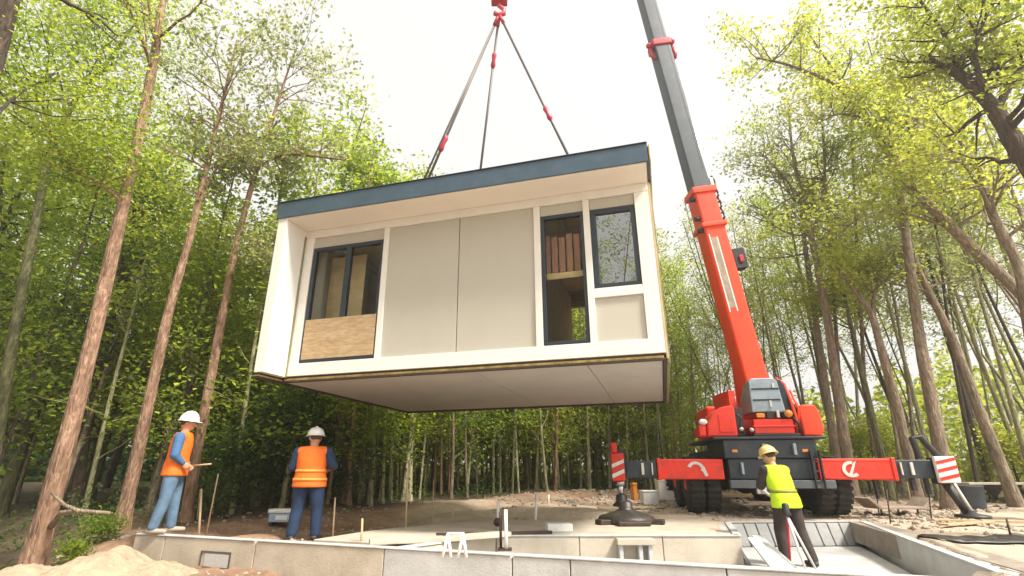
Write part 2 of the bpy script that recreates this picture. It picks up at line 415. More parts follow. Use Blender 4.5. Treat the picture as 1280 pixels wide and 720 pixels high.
def ground(x, y):
    x = np.asarray(x, float); y = np.asarray(y, float)
    back = .04+.03*np.clip(y-12, 0, 60)
    side = (x-WA[0])*wn[0]+(y-WA[1])*wn[1]; along = (x-WA[0])*wd[0]+(y-WA[1])*wd[1]
    back = back-.21*sst(6.5, 4.0, np.abs(along-1.5)+side*.8)*(side > -1)      # lower soil by the left of the wall
    step = np.where(along > 0, sst(.02, .2, side), sst(-.9, .9, side+.25*np.minimum(0, along)+.2))
    rt = sst(4.6, 6.5, x)                                                     # right of the pit the ground stays up
    fr = -.46+.5*rt
    z = fr*(1-step)+back*step
    rough = 1-.8*sst(9.6, 11, y)*sst(2.0, 3.2, x)*sst(10.5, 9.5, x)*sst(20, 17, y)
    z = z+bumps(x, y)*.42*rough*np.where((x > -3.4) & (x < 3.8) & (y < 12.5) & (side > 0), .05, 1)
    # rut and berm along the forest on the left
    for (o, w, h) in ((1.2, .35, .09), (2.1, .3, -.07), (3.0, .4, .05)):
        dd = edge_dist(x, y)-o
        z = z+h*np.exp(-(dd/w)**2)*(x < 3)*(y > 9.5)
    z = np.where(in_poly(x, y, PIT) | (seg_dist(x, y, PITC) < .14), -.62, z)
    return z
PITC = np.array(PIT+[PIT[0]])
def edge_dist(x, y): return seg_dist(x, y, EDGE)
def seg_dist(x, y, EDGE):
    best = np.full(np.shape(x), 1e9)
    for (a, b) in zip(EDGE[:-1], EDGE[1:]):
        d = b-a; L = d@d
        t = np.clip(((x-a[0])*d[0]+(y-a[1])*d[1])/L, 0, 1)
        best = np.minimum(best, np.hypot(x-a[0]-t*d[0], y-a[1]-t*d[1]))
    return best
def gz(x, y): return float(ground(np.array([x]), np.array([y]))[0])

def axis(segs):
    out = []
    for a, b, s in segs: out += list(np.arange(a, b, s))
    return np.array(out+[segs[-1][1]])
gx = axis([(-400,-60,40),(-60,-20,4),(-20,-10,1),(-10,11,.12),(11,20,.6),(20,60,4),(60,401,40)])
gy = axis([(-200,-20,20),(-20,2,2),(2,4.5,.5),(4.5,15,.12),(15,30,.6),(30,80,5),(80,601,40)])
X, Y = np.meshgrid(gx, gy, indexing='ij'); Z = ground(X.ravel(), Y.ravel())
nx, ny = len(gx), len(gy)
i, j = np.meshgrid(np.arange(nx-1), np.arange(ny-1), indexing='ij')
Fg = np.stack([i*ny+j, (i+1)*ny+j, (i+1)*ny+j+1, i*ny+j+1], -1).reshape(-1, 4)
me = fast_mesh('ground', np.stack([X.ravel(), Y.ravel(), Z], 1), Fg, [], smooth=True)
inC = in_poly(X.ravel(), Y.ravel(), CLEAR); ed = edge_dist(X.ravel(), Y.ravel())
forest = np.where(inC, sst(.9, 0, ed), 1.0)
pave = sst(-3.4, -1.5, X.ravel())*sst(19, 13, Y.ravel())
att = me.attributes.new('soilmask', 'FLOAT_COLOR', 'POINT')
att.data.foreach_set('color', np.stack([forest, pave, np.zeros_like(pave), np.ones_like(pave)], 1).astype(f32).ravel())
m, nt, b = newmat('site_soil'); L = nt.links
ge = N(nt, 'ShaderNodeNewGeometry'); at_ = N(nt, 'ShaderNodeAttribute', attribute_name='soilmask')
sp = N(nt, 'ShaderNodeSeparateColor'); L.new(at_.outputs['Color'], sp.inputs[0])
n1 = N(nt, 'ShaderNodeTexNoise', i_Scale=1.7, i_Detail=10, i_Roughness=.7); n2 = N(nt, 'ShaderNodeTexNoise', i_Scale=14, i_Detail=8, i_Roughness=.75)
for n_ in (n1, n2): L.new(ge.outputs['Position'], n_.inputs['Vector'])
ad = N(nt, 'ShaderNodeMath', operation='MULTIPLY_ADD'); L.new(n2.outputs['Fac'], ad.inputs[0]); ad.inputs[1].default_value = .6
su = N(nt, 'ShaderNodeMath', operation='MULTIPLY_ADD'); L.new(n1.outputs['Fac'], su.inputs[0]); su.inputs[1].default_value = .8; su.inputs[2].default_value = -.2; L.new(su.outputs[0], ad.inputs[2])
dirt = ramp(nt, ad.outputs[0], [(.25, (.12,.065,.04)), (.48, (.27,.16,.10)), (.7, (.42,.29,.2))])
pvc = ramp(nt, ad.outputs[0], [(.25, (.30,.23,.17)), (.48, (.46,.37,.28)), (.7, (.60,.51,.41))])
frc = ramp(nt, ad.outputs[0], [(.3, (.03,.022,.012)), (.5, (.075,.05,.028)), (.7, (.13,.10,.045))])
m1 = N(nt, 'ShaderNodeMix', data_type='RGBA'); L.new(sp.outputs['Green'], m1.inputs[0]); L.new(dirt, m1.inputs[6]); L.new(pvc, m1.inputs[7])
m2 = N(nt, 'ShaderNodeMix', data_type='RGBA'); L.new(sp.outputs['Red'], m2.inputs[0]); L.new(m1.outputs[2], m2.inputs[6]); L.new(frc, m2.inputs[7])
L.new(m2.outputs[2], b.inputs['Base Color']); b.inputs['Roughness'].default_value = .95
bp = N(nt, 'ShaderNodeBump'); bp.inputs['Strength'].default_value = .8; bp.inputs['Distance'].default_value = .05
L.new(ad.outputs[0], bp.inputs['Height']); L.new(bp.outputs[0], b.inputs['Normal'])
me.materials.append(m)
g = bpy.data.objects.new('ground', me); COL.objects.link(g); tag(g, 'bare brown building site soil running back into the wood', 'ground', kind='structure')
M_['soil'] = m
#SECTION2
# ================================================================== foundation
def along(px, py=690):
    r = ray(px, py)[:2]
    A = np.array([r, -wd]).T; k = np.linalg.solve(A, WA); return k[1]
def wpt(s, o, z): p = WA+wd*s+wn*o; return (p[0], p[1], z)
def wall_block(mb, s0, s1, o0, o1, z0, z1):
    v = [wpt(s0,o0,z0), wpt(s1,o0,z0), wpt(s1,o1,z0), wpt(s0,o1,z0), wpt(s0,o0,z1), wpt(s1,o0,z1), wpt(s1,o1,z1), wpt(s0,o1,z1)]
    mb.add(v, [(0,3,2,1),(4,5,6,7),(0,1,5,4),(1,2,6,5),(2,3,7,6),(3,0,4,7)])
Lw = np.linalg.norm(WB-WA)
fw = empty('foundation_wall', (WA[0], WA[1], -.9), 'long low precast concrete wall crossing the foreground below the hanging house', 'wall')
js = [0, along(203), along(318), along(480), along(640), along(712), along(905), Lw]
for k in range(len(js)-1):
    mb = MB(); wall_block(mb, js[k]+.006, js[k+1]-.006, 0, .28, -.9, .045)
    mb.build('precast_block', M_['concrete'] if k < 3 else M_['concrete_pale'], fw, off=fw.location, bevel=.012)  # warm left blocks, greyer right ones: sunlit and shaded tones put into colour
mb = MB(); wall_block(mb, .03, Lw-.03, .03, .25, -.88, .03); mb.build('joint_filler', M_['joint'], fw, off=fw.location)
mb = MB()
for s0, s1 in ((.02, js[2]-.03), (js[2]+.03, js[4]-.02), (js[4]+.02, Lw)): wall_block(mb, s0, s1, -.012, .14, .047, .066)
mb.build('edge_light_cap', M_['concrete_pale'], fw, off=fw.location, bevel=.006)  # pale cap strip puts the bright edge light into the colour
a0, a1 = along(250, 700), along(288, 700)
mb = MB()
wall_block(mb, a0, a1, -.012, -.002, -.14, -.115); wall_block(mb, a0, a1, -.012, -.002, -.36, -.335)
wall_block(mb, a0, a0+.025, -.012, -.002, -.333, -.142); wall_block(mb, a1-.025, a1, -.012, -.002, -.333, -.142)
mb.build('recess_rim', M_['joint'], fw, off=fw.location)
mb = MB(); wall_block(mb, a0+.09, a1-.03, -.01, -.003, -.32, -.15); mb.build('patch_plate', M_['concrete_pale'], fw, off=fw.location)

def pit_wall(p, q, label, th=.25, z1=.06, ribs=0, m='concrete', lip=True, joints=()):
    p = np.array(p, float); q = np.array(q, float); d = (q-p); L = np.linalg.norm(d); d /= L; n = np.array([-d[1], d[0]])
    root = empty('pit_wall', (p[0], p[1], -.7), label, 'wall')
    def blk(mb, s0, s1, o0, o1, z0, zz):
        P = lambda s, o, z: (*(p+d*s+n*o), z)
        mb.add([P(s0,o0,z0),P(s1,o0,z0),P(s1,o1,z0),P(s0,o1,z0),P(s0,o0,zz),P(s1,o0,zz),P(s1,o1,zz),P(s0,o1,zz)],
               [(0,3,2,1),(4,5,6,7),(0,1,5,4),(1,2,6,5),(2,3,7,6),(3,0,4,7)])
    jj = [0]+[L*j for j in joints]+[L]
    mb = MB()
    for a, b in zip(jj[:-1], jj[1:]): blk(mb, a+.005, b-.005, 0, th, -.7, z1-.02)
    mb.build('wall_panel', M_[m], root, off=root.location, bevel=.01)
    if lip:
        mb = MB(); blk(mb, 0, L, -.015, .10, z1-.017, z1+.006); mb.build('edge_lip', M_['concrete_pale'], root, off=root.location, bevel=.004)
    if ribs:
        mb = MB(); w = L/ribs
        for k in range(ribs):
            sh = .10; s0 = k*w+.012; s1 = (k+1)*w-.016
            P = lambda s, o, z: (*(p+d*s+n*o), z)
            z0, zz = PITZ, z1-.03
            mb.add([P(s0+sh,-.07,z0),P(s1+sh,-.07,z0),P(s1+sh,-.012,z0),P(s0+sh,-.012,z0),P(s0,-.05,zz),P(s1,-.05,zz),P(s1,-.005,zz),P(s0,-.005,zz)],
                   [(0,3,2,1),(4,5,6,7),(0,1,5,4),(1,2,6,5),(2,3,7,6),(3,0,4,7)])
        mb.build('cladding_boards', M_['concrete_pale'], root, off=root.location, bevel=.006)
    return root
pit_wall(PIT[0], PIT[1], 'short slanting concrete wall at the near end of the pit behind the long front wall')
pit_wall(PIT[1], PIT[2], 'grey concrete pit wall facing the viewer below the black outrigger pad', joints=(.34, .68))
pit_wall(PIT[2], PIT[3], 'short concrete return wall beside the man in the lime vest', m='concrete_pale')
pit_wall(PIT[3], PIT[4], 'pale boarded pit wall right in front of the crane tyres', ribs=11, m='joint')
pit_wall(PIT[4], PIT[5], 'pale concrete wall slanting towards the lower right corner beside the muddy ground', th=.30, m='concrete_pale', joints=(.5,))
def slab(name, poly, z0, z1, m, label, kind='structure', bevel=.01):
    mb = MB(); mb.prism(poly, z0, z1, 'z')
    o = mb.build(name, m, bevel=bevel); tag(o, label, name.replace('_', ' '), kind=kind); return o
slab('pit_floor', [(-1.3,7.5),(-.2,8.85),(3.7,8.85),(4.45,11.1),(6.9,11.25),(4.7,5.65),(3.9,5.8)], -.5, PITZ, M_['concrete_pale'], 'pale concrete floor of the foundation pit')
slab('concrete_slab', [(-2.95,8.42),(-2.45,9.6),(-1.3,11.1),(0,11.75),(4.05,11.75),(4.12,11.3),(3.3,9.2),(-.38,9.2),(-1.66,7.97)][::-1], -.1, .058, M_['concrete'], 'light concrete slab between the pit and the dirt')
kb = MB()
kb.prism([(6.95,11.75),(7.5,11.75),(5.4,5.4),(5.05,5.4)][::-1], -.3, .05, 'z')
tag(kb.build('concrete_kerb', mat('weathered_kerb_concrete', (.27,.23,.19), .9, var=.25, scale=5, bump=.4, dirt=(.15,.12,.09), dscale=2)), 'worn grey concrete strip behind the right pit wall', 'kerb', kind='structure')
# low stepped ledge on the slab
p0 = gd(462,682,.06); p1 = gd(560,678,.06); p2 = gd(640,671,.06)
mb = MB()
for a, b in ((p0, p1), (p1, p2)):
    a = Vector(a); b = Vector(b); d = (b-a).normalized(); n = Vector((-d.y, d.x, 0)); c = (a+b)/2+Vector((0,0,.035))+n*.12
    mb.box(c, ((b-a).length, .22, .07), M=Matrix((d, n, Vector((0,0,1)))).transposed())
tag(mb.build('concrete_ledge', M_['concrete'], bevel=.01), 'low concrete ledge bending across the slab behind the long wall', 'ledge')
c = gd(700,665,.06); mb = MB().box(Vector(c)+Vector((0,.15,.06)), (.42,.3,.12), .05)
tag(mb.build('concrete_block', M_['white'], bevel=.012), 'small white block lying on the concrete slab near its centre', 'block')
# long straight form timber on the slab
a = Vector(gd(545,671,.06)); b = Vector(gd(690,668,.06)); mb = MB(); mb.box((a+b)/2+Vector((0,0,.03)), ((b-a).length, .06, .05), math.atan2(b.y-a.y, b.x-a.x))
tag(mb.build('form_timber', M_['steel_dark'], bevel=.004), 'dark straight form timber lying on the concrete slab', 'timber')
# pedestal under the outrigger pad
pc = Vector((1.93, 8.92, 0))
pd = empty('concrete_pedestal', (pc.x, pc.y, PITZ), 'concrete pedestal with legs on the pit wall below the black outrigger pad', 'pedestal')
MB().bb(1.62,2.2,8.72,8.915,-.06,.03).build('cap_slab', M_['concrete'], pd, off=pd.location, bevel=.01)
for x in (1.68, 1.98, 2.13): MB().bb(x-.03,x+.03,8.76,8.9,-.38,-.062).build('leg', M_['concrete_pale'], pd, off=pd.location, bevel=.006)

# ================================================================== hanging house module
W, DEP, REC, H, FH = 6.825, 5.728, .605, 3.004, .323
hs = empty('prefab_house', (-4.437, 8.759, 2.549), 'white boxy prefab house module with a slate blue roof edge hanging from the crane', 'house', rz=-.274)
hs.rotation_euler = (0, -.007, -.274)
def hp(name, boxes, m, parent=hs, bevel=.006):
    mb = MB()
    for b_ in boxes: mb.bb(*b_)
    return mb.build(name, M_[m], parent, bevel=bevel)
roof = hp('roof', [(.01,W+.05,.03,DEP,H+.02,H+FH-.02)], 'fascia')
hp('fascia', [(-.03,W+.03,-.03,.0,H-.005,H+FH)], 'fascia', roof, .004)
hp('side_fascia', [(W+.052,W+.075,.0,DEP,H+.04,H+FH-.01)], 'insul', roof)
hp('side_fascia', [(-.022,.008,.002,DEP,H,H+FH-.01)], 'fascia', roof)
hp('roof_trim', [(-.04,W+.04,-.05,.3,H+FH,H+FH+.02)], 'winframe', roof)
hp('soffit', [(.0,W,.002,REC+.2,H-.03,H+.018)], 'soffit')
hp('side_wall', [(0,.2,.0,DEP,.06,H-.032)], 'white_trim', bevel=.01)
hp('wall_flashing', [(.2,.222,REC-.06,REC-.03,.06,H-.15)], 'membrane')
hp('side_wall', [(W-.02,W,REC+.12,DEP,.06,H-.032)], 'ply')
hp('membrane', [(W+.002,W+.05,REC+.1,DEP,-.05,H+.018)], 'membrane')
hp('edge_batten', [(W-.005,W+.03,REC+.02,REC+.095,.0,H)], 'wood')
f0, f1 = REC-.02, REC+.07
hp('corner_post', [(.2,.40,f0,f1,.30,2.82)], 'white_trim'); hp('corner_post', [(6.58,W-.008,f0,f1,.30,2.82)], 'white_trim')
hp('bottom_rail', [(.2,W-.008,f0-.012,f1,.075,.30)], 'white_trim'); hp('top_rail', [(.2,W-.008,f0-.004,f1,2.822,H-.032)], 'white_trim')
for a, b in ((1.945,2.05),(4.85,4.965),(5.715,5.825)): hp('facade_post', [(a,b,f0,f1,.302,2.818)], 'white_trim')
hp('middle_rail', [(5.827,6.578,f0,f1,1.03,1.185)], 'white_trim')
q0, q1 = REC+.02, REC+.10
hp('cladding_panel', [(2.052,3.452,q0,q1,.302,2.818)], 'panel', bevel=.005); hp('cladding_panel', [(3.466,4.848,q0,q1,.302,2.818)], 'panel', bevel=.005)
hp('cladding_panel', [(5.827,6.578,q0,q1,.302,1.028)], 'panel')
hp('transom_panel', [(.402,1.943,q0,q1,2.60,2.818)], 'panel'); hp('transom_panel', [(4.967,5.713,q0,q1,2.62,2.818)], 'panel'); hp('transom_panel', [(5.827,6.578,q0,q1,2.62,2.818)], 'panel')
hp('panel_joint', [(3.453,3.465,q0+.02,q1,.302,2.818)], 'joint')
def window(a0, a1, h0, h1, fw_, mull=None, low=None, gl='glass'):
    y0, y1 = REC+.0, REC+.09
    fr = [(a0,a1,y0,y1,h1-fw_,h1),(a0,a1,y0,y1,h0,h0+fw_*.75),(a0,a0+fw_,y0,y1,h0+fw_*.75,h1-fw_),(a1-fw_*.8,a1,y0,y1,h0+fw_*.75,h1-fw_)]
    w = hp('window', fr, 'winframe', bevel=.008)
    if mull: hp('mullion', [(mull-.055,mull+.055,y0-.004,y1-.01,low or h0+fw_,h1-fw_)], 'winframe', w)
    g0 = low if low else h0+fw_*.75
    hp('pane', [(a0+fw_,a1-fw_*.8,REC+.045,REC+.052,g0,h1-fw_)], gl, w, 0)
    if low: hp('board_infill', [(a0+fw_*.45,a1-fw_*.4,REC-.006,REC+.05,h0+.05,low)], 'osb', w)
    return w
window(.405,1.94,.32,2.595,.075, mull=1.2, low=1.12)
window(4.97,5.71,.32,2.615,.065); window(5.83,6.575,1.19,2.615,.095, gl='glass_r')
# underside and floor edge
hp('floor_deck', [(.14,W-.03,f1+.03,DEP-.04,.09,.22)], 'ply')
hp('floor_edge', [(.1,W-.02,REC+.0,REC+.06,.045,.072),(.1,W-.02,REC-.004,REC+.06,-.035,.0)], 'steel_dark')
hp('insulation_strip', [(.14,W-.04,REC+.006,REC+.05,.002,.043)], 'insul')
hp('side_edge', [(-.004,.1,.02,DEP,.03,.058),(.0,.07,.04,DEP,-.035,.0)], 'steel_dark'); hp('insulation_strip', [(.006,.09,.03,DEP-.02,.002,.028)], 'insul')
seams = [.09,1.9,3.75,5.62,W-.06]
hp('underside_sheet', [(a+.006,b-.006,REC+.07,DEP-.11,-.012,.03) for a, b in zip(seams[:-1], seams[1:])], 'under')
hp('underside_frame', [(.075,W-.0,DEP-.1,DEP,-.05,.04),(W-.055,W+.0,REC+.065,DEP-.105,-.045,.04)], 'steel_dark')
# inside
hp('back_wall', [(.2,1.0,DEP-.14,DEP-.02,.22,H-.05),(3.4,4.6,DEP-.14,DEP-.02,.22,H-.05),(6.3,W-.03,DEP-.14,DEP-.02,.22,H-.05),(1.0,3.4,DEP-.14,DEP-.02,.22,.9),(4.6,6.3,DEP-.14,DEP-.02,.22,.9),(1.0,3.4,DEP-.14,DEP-.02,2.5,H-.05),(4.6,6.3,DEP-.14,DEP-.02,2.5,H-.05)], 'osb')
hp('ceiling', [(.21,W-.03,REC+.11,DEP-.15,H-.06,H-.035)], 'ply')
for k in range(6): hp('rafter', [(.6+1.15*k,.66+1.15*k,REC+.12,DEP-.16,H-.24,H-.062)], 'wood')
hp('partition', [(2.45,2.55,REC+.3,DEP-.2,.222,H-.26)], 'ply'); hp('partition', [(.9,2.44,3.3,3.4,.222,H-.26)], 'osb'); hp('light_catch_board', [(.3,1.12,1.35,1.38,.222,2.7)], 'ply'); hp('light_catch_board', [(1.3,2.2,2.0,2.03,.222,2.4)], 'ply'); hp('partition', [(4.6,4.7,REC+.12,DEP-.2,.222,H-.26)], 'ply')  # boards added near the glass, catching light to brighten the left window
hp('stud', [(.62,.72,1.6,1.7,.222,H-.26),(1.75,1.85,2.0,2.1,.222,H-.26)], 'wood')
hp('trunk_reflection_boards', [(4.98+.13*k,5.085+.13*k,REC+.2+.013*(k % 2),REC+.23+.013*(k % 2),1.62,2.33-.03*(k % 3)) for k in range(6)], 'trunk_refl')  # reddish boards added behind the glass to imitate trunk reflections
hp('shelf_rail', [(4.9,5.75,REC+.19,REC+.24,1.5,1.61)], 'ply')
for a in (2.2, 5.8): hp('lifting_lug', [(a-.06,a+.06,2.9,3.06,H+FH-.01,H+FH+.1)], 'steel_dark', roof)

# ================================================================== crane
HX, HY = -.345, 10.6
F0 = at(953, 522, 13.0)
apex = at(624, 16, HY)
n_ = np.cross(ray(953,522), ray(808,0))
C0 = np.array([0,0,CZ])
zt = (-(n_[0]*HX+n_[1]*HY))/n_[2]+CZ
TIP = np.array([HX, HY, zt])
print('boom tip', TIP, 'foot', F0)
bd = Vector(TIP-F0); BL = bd.length; bd.normalize()
bs = Vector((1, 0, 0)); bs = (bs-bd*bs.dot(bd)).normalized(); bn = bs.cross(bd)          # bn: towards the viewer or away
if bn.y > 0: bn = -bn
BM = Matrix((bs, bd, bn)).transposed()
def tpx(py):                               # distance along the boom seen at picture row py
    A_ = np.array([[FOC*0+0]])
    lo, hi = 0, BL
    for _ in range(50):
        md = (lo+hi)/2; p = Vector(F0)+bd*md; d = p.y*CT+(p.z-CZ)*ST; v = -p.y*ST+(p.z-CZ)*CT
        if 360-FOC*v/d > py: lo = md
        else: hi = md
    return lo
def bbx(mb, t0, t1, w, h, os=0, on=0):
    return mb.box(Vector(F0)+bd*((t0+t1)/2)+bs*os+bn*on, (w, t1-t0, h), M=BM)
CR = Vector((5.85, 12.15, .1)); CYAW = math.radians(-8); BROT = False
cr = empty('mobile_crane', CR, 'big red mobile crane with a grey telescopic boom and striped outriggers spread wide', 'crane')
cr.rotation_euler = (0, 0, CYAW)
def cp(name, mb, m, parent=cr, bevel=.015):
    if BROT:
        R_ = Matrix.Rotation(-CYAW, 3, 'Z'); mb.v = [tuple(R_ @ (Vector(p)-CR)+CR) for p in mb.v]
    o = mb.build(name, M_[m] if isinstance(m, str) else [M_[x] for x in m], parent, off=CR, bevel=bevel); return o
# carrier
car = cp('carrier', MB().bb(4.83,6.82,12.1,13.9,1.29,1.70).bb(4.9,6.76,12.16,13.9,.84,1.288).bb(5.2,6.5,13.9,18.5,.86,1.6), 'dkblue', bevel=.03)
cp('bumper_beam', MB().bb(4.86,7.05,12.02,12.2,.66,.83), 'bumper', car)
cp('deck_plate', MB().bb(4.62,7.05,12.05,15.2,1.703,1.76), 'dkblue', car)
for x_ in (5.0, 6.5): cp('hazard_lamp', MB().bb(x_,x_+.12,12.07,12.1,1.42,1.48), 'amber', car, .004)
for b_ in ((5.65,5.71,12.0,12.09,1.36,1.60),(6.3,6.36,12.0,12.09,1.36,1.60),(5.15,5.2,12.05,12.158,.95,1.2)): cp('bracket', MB().bb(*b_), 'grill', car, .004)
cp('ladder', MB().bb(6.62,6.65,11.98,12.08,.66,1.45).bb(6.8,6.83,11.98,12.08,.66,1.45).bb(6.65,6.8,12.0,12.03,.78,.81).bb(6.65,6.8,12.0,12.03,1.0,1.03).bb(6.65,6.8,12.0,12.03,1.2,1.23), 'black', car, .003)
cp('tow_hitch', MB().tube([(5.5,12.05,.62),(5.5,11.9,.6),(5.6,11.85,.52)], .035).bb(5.4,5.6,12.0,12.1,.55,.68), 'pale', car, 0)
for yy in (13.0, 14.6, 17.2):
    ax = cp('axle', MB().tube([(4.8,yy,.72),(6.9,yy,.72)], .11).ell((5.85,yy,.72),(.3,.28,.26)), 'black', bevel=0)
    for sx, xi in ((1, 6.84), (-1, 4.76)):
        tm = MB()
        for k2 in (0, 1):
            x0 = xi+sx*(.36*k2)
            prof = [(.30,0),(.53,.01),(.605,.05),(.62,.10),(.62,.24),(.605,.29),(.53,.33),(.30,.34)]
            tm.lathe([(r, sx*h) for r, h in prof], (x0, yy, .72), 'x', 36)
            for q in range(26):
                a = 2*math.pi*q/26
                for tw in (-1, 1):
                    R = Matrix.Rotation(a, 3, 'X') @ Matrix.Rotation(.25*tw, 3, 'Z')
                    pos = Matrix.Rotation(a, 3, 'X') @ Vector((sx*(.17+.075*tw), 0, .625))
                    tm.box(Vector((x0, yy, .72))+pos, (.15, .075, .035), M=R)
        w = cp('wheel', tm, 'rubber', bevel=0)
        cp('rim', MB().lathe([(.29,0),(.30,sx*.1),(.18,sx*.14),(.1,sx*.2),(.02,sx*.2)], (xi+sx*.52, yy, .72), 'x', 24), 'red', w, 0)
for x_ in (4.1, 6.9): cp('mud_flap', MB().bb(x_,x_+.66,13.72,13.76,.35,1.25), 'black', bevel=.004)
cp('transmission', MB().ell((5.85,12.8,.72),(.5,.5,.25)).bb(5.0,6.7,12.6,12.8,.72,.83), 'black', bevel=0)
# outriggers
def chevron(mb, x0, x1, y, z0, z1, n=4):
    for k in range(n):
        za = z0+(z1-z0)*(k+.1)/n; zb = z0+(z1-z0)*(k+.5)/n; rise = (z1-z0)/n*.55
        P = [(x0,za),(x1,min(z1,za+rise)),(x1,min(z1,zb+rise)),(x0,zb)]
        mb.prism(P, y, y+.006, 'y')
def beam(x0, xm, x1, name='outrigger_beam'):
    s = 1 if x1 > x0 else -1
    o = cp(name, MB().bb(x0,xm,12.2,12.62,.84,1.28), 'red', bevel=.02); right = s > 0
    cp('beam_extension', MB().bb(xm+.002*s,x1,12.24,12.58,.87,1.25), 'dkblue', o)
    cp('beam_collar', MB().bb(xm-.08*s,xm+.0*s,12.17,12.65,.82,1.30), 'red', o)
    cp('weld_bar', MB().bb(x0+.1*s,xm-.1*s,12.192,12.2,1.22,1.25).bb(x0+.1*s,xm-.1*s,12.192,12.2,.87,.89), 'red', o, .002)
    xc = x0+(xm-x0)*.42; mk = MB()                         # curved white marking
    for r0, a0_, a1_ in (((.15, 75, 330) if right else (.15, -20, 165)), ):
        pts = [(xc+.19*math.cos(math.radians(t)), 12.186, 1.06+.17*math.sin(math.radians(t))) for t in range(a0_, a1_, 15)]
        for p, q in zip(pts[:-1], pts[1:]):
            pp = [(p[0],p[2]),(q[0],q[2]),(xc+(q[0]-xc)*.62,1.06+(q[2]-1.06)*.62),(xc+(p[0]-xc)*.62,1.06+(p[2]-1.06)*.62)]
            mk.prism(pp, 12.182, 12.192, 'y')
    if right: mk.prism([(xc+.06,1.2),(xc+.12,1.22),(xc-.02,.9),(xc-.08,.92)], 12.18, 12.19, 'y')
    else: mk.prism([(xc+.12,1.1),(xc+.19,1.12),(xc+.26,.92),(xc+.19,.9)], 12.18, 12.19, 'y')
    cp('painted_mark', mk, 'pale', o, 0)
    for u_, v_ in ((.3,.36), (.1,.13)): cp('latch', MB().bb(xm+u_*s,xm+v_*s,12.2,12.24,.94,1.2), 'pale', o, .004)
    return o
bl = beam(4.80, 3.33, 2.62); br = beam(6.82, 8.40, 9.15)
pl = cp('warning_plate', MB().bb(2.28,2.58,12.1,12.2,.80,1.42).bb(2.3,2.44,12.14,12.22,1.42,1.66), 'red', bl, .03)
mk = MB(); chevron(mk, 2.29, 2.57, 12.09, .84, 1.28, 2); cp('white_stripe', mk, 'white', pl, 0)
pr = cp('warning_plate', MB().bb(9.15,9.56,12.1,12.2,.78,1.32), 'white', br, .02)
mk = MB(); chevron(mk, 9.16, 9.55, 12.09, .80, 1.30, 3); cp('red_stripe', mk, 'red', pr, 0)
cp('jack', MB().bb(2.32,2.62,12.21,12.5,.7,1.5), 'black', bl, .02)
cp('jack_rod', MB().lathe([(.075,0),(.075,.62)], (2.47,12.28,.3), 'z', 16).lathe([(.12,0),(.12,.12)], (2.47,12.28,.7), 'z', 16), 'chrome', bl, 0)
cp('jack_foot', MB().lathe([(.2,0),(.2,.05),(.13,.1),(.12,.24),(.06,.27)], (2.47,12.2,.26), 'z', 20), 'black', bl, 0)
cp('jack', MB().bb(9.2,9.48,12.22,12.5,.75,1.3).tube([(8.98,12.3,1.28),(8.92,12.3,1.72),(9.1,12.3,1.74),(9.36,12.3,1.3)], .07, 8), 'black', br, .02)
cp('jack_rod', MB().tube([(9.34,12.35,.85),(9.64,12.3,.12)], .07, 12), 'black', br, 0); cp('jack_strut', MB().tube([(9.52,12.35,.85),(9.72,12.25,.12)], .035, 8), 'pale', br, 0)
cp('jack_foot', MB().lathe([(.32,0),(.3,.05),(.1,.08),(.06,.14)], (9.68,12.25,.1), 'z', 20), 'black', br, 0)
for b_ in ((8.7,8.78,.62,.87),(8.98,9.05,.55,.87),(7.95,8.0,.45,.84)): cp('hanging_bracket', MB().bb(b_[0],b_[1],12.3,12.4,b_[2],b_[3]), 'black', br, .004)
# superstructure
tt = cp('turntable', MB().lathe([(.9,0),(.9,.14),(.8,.15),(.8,.2)], (5.85,14.0,1.762), 'z', 40), 'black', bevel=0)
sd = cp('slew_deck', MB().bb(5.0,6.9,12.75,16.2,1.97,2.2), 'red', bevel=.03)
cp('front_bar', MB().bb(5.63,6.5,12.3,12.5,1.84,2.16).bb(5.6,6.53,12.28,12.3,1.98,2.02), 'red', sd)
cp('bar_step', MB().bb(5.58,6.6,12.26,12.6,1.765,1.835), 'black', sd)
fd = MB(); fd.prism([(4.55,1.77),(4.58,2.1),(4.72,2.3),(4.95,2.46),(5.18,2.5),(5.25,2.46),(5.25,1.77)], 12.3, 13.1, 'y'); fd = cp('side_housing', fd, 'red', bevel=.05)
cp('housing_panel', MB().bb(4.85,5.16,12.285,12.3,1.88,2.28), 'red', fd, .004)
cp('lamp', MB().ell((4.5,12.35,2.12),(.10,.07,.07)), 'white', fd, 0); cp('lamp', MB().bb(4.38,4.55,12.33,12.6,1.79,2.05), 'red', fd, .03)
cp('valve_block', MB().bb(5.27,5.45,12.45,12.9,1.8,2.45).tube([(5.3,12.42,2.3),(5.38,12.36,2.2),(5.34,12.4,1.95),(5.42,12.42,1.85)], .025, 6), 'black', bevel=.01)
for c_ in ((5.36,12.4,1.95),(5.56,12.3,1.92)): cp('hose_fitting', MB().ell(c_,(.05,.05,.05)), 'pale', bevel=0)
lv = MB(); lv.prism([(5.66,2.33),(5.68,3.06),(5.76,3.14),(6.26,3.14),(6.34,3.06),(6.42,2.33)], 12.4, 13.3, 'y'); lv = cp('engine_cover', lv, 'grill', bevel=.03)
for z in (2.60, 2.86): cp('louvre_slot', MB().bb(5.72,6.34,12.385,12.4,z,z+.035), 'winframe', lv, .003)
for b_ in ((6.08,6.12,12.37,12.4,2.45,2.6),(6.2,6.24,12.37,12.4,2.9,3.0)): cp('cover_hinge', MB().bb(*b_), 'pale', lv, .002)
lv2 = MB(); lv2.prism([(6.35,2.2),(6.30,3.12),(6.45,3.12),(6.78,2.25)], 12.5, 13.4, 'y'); cp('exhaust_cowl', lv2, 'winframe', bevel=.03)
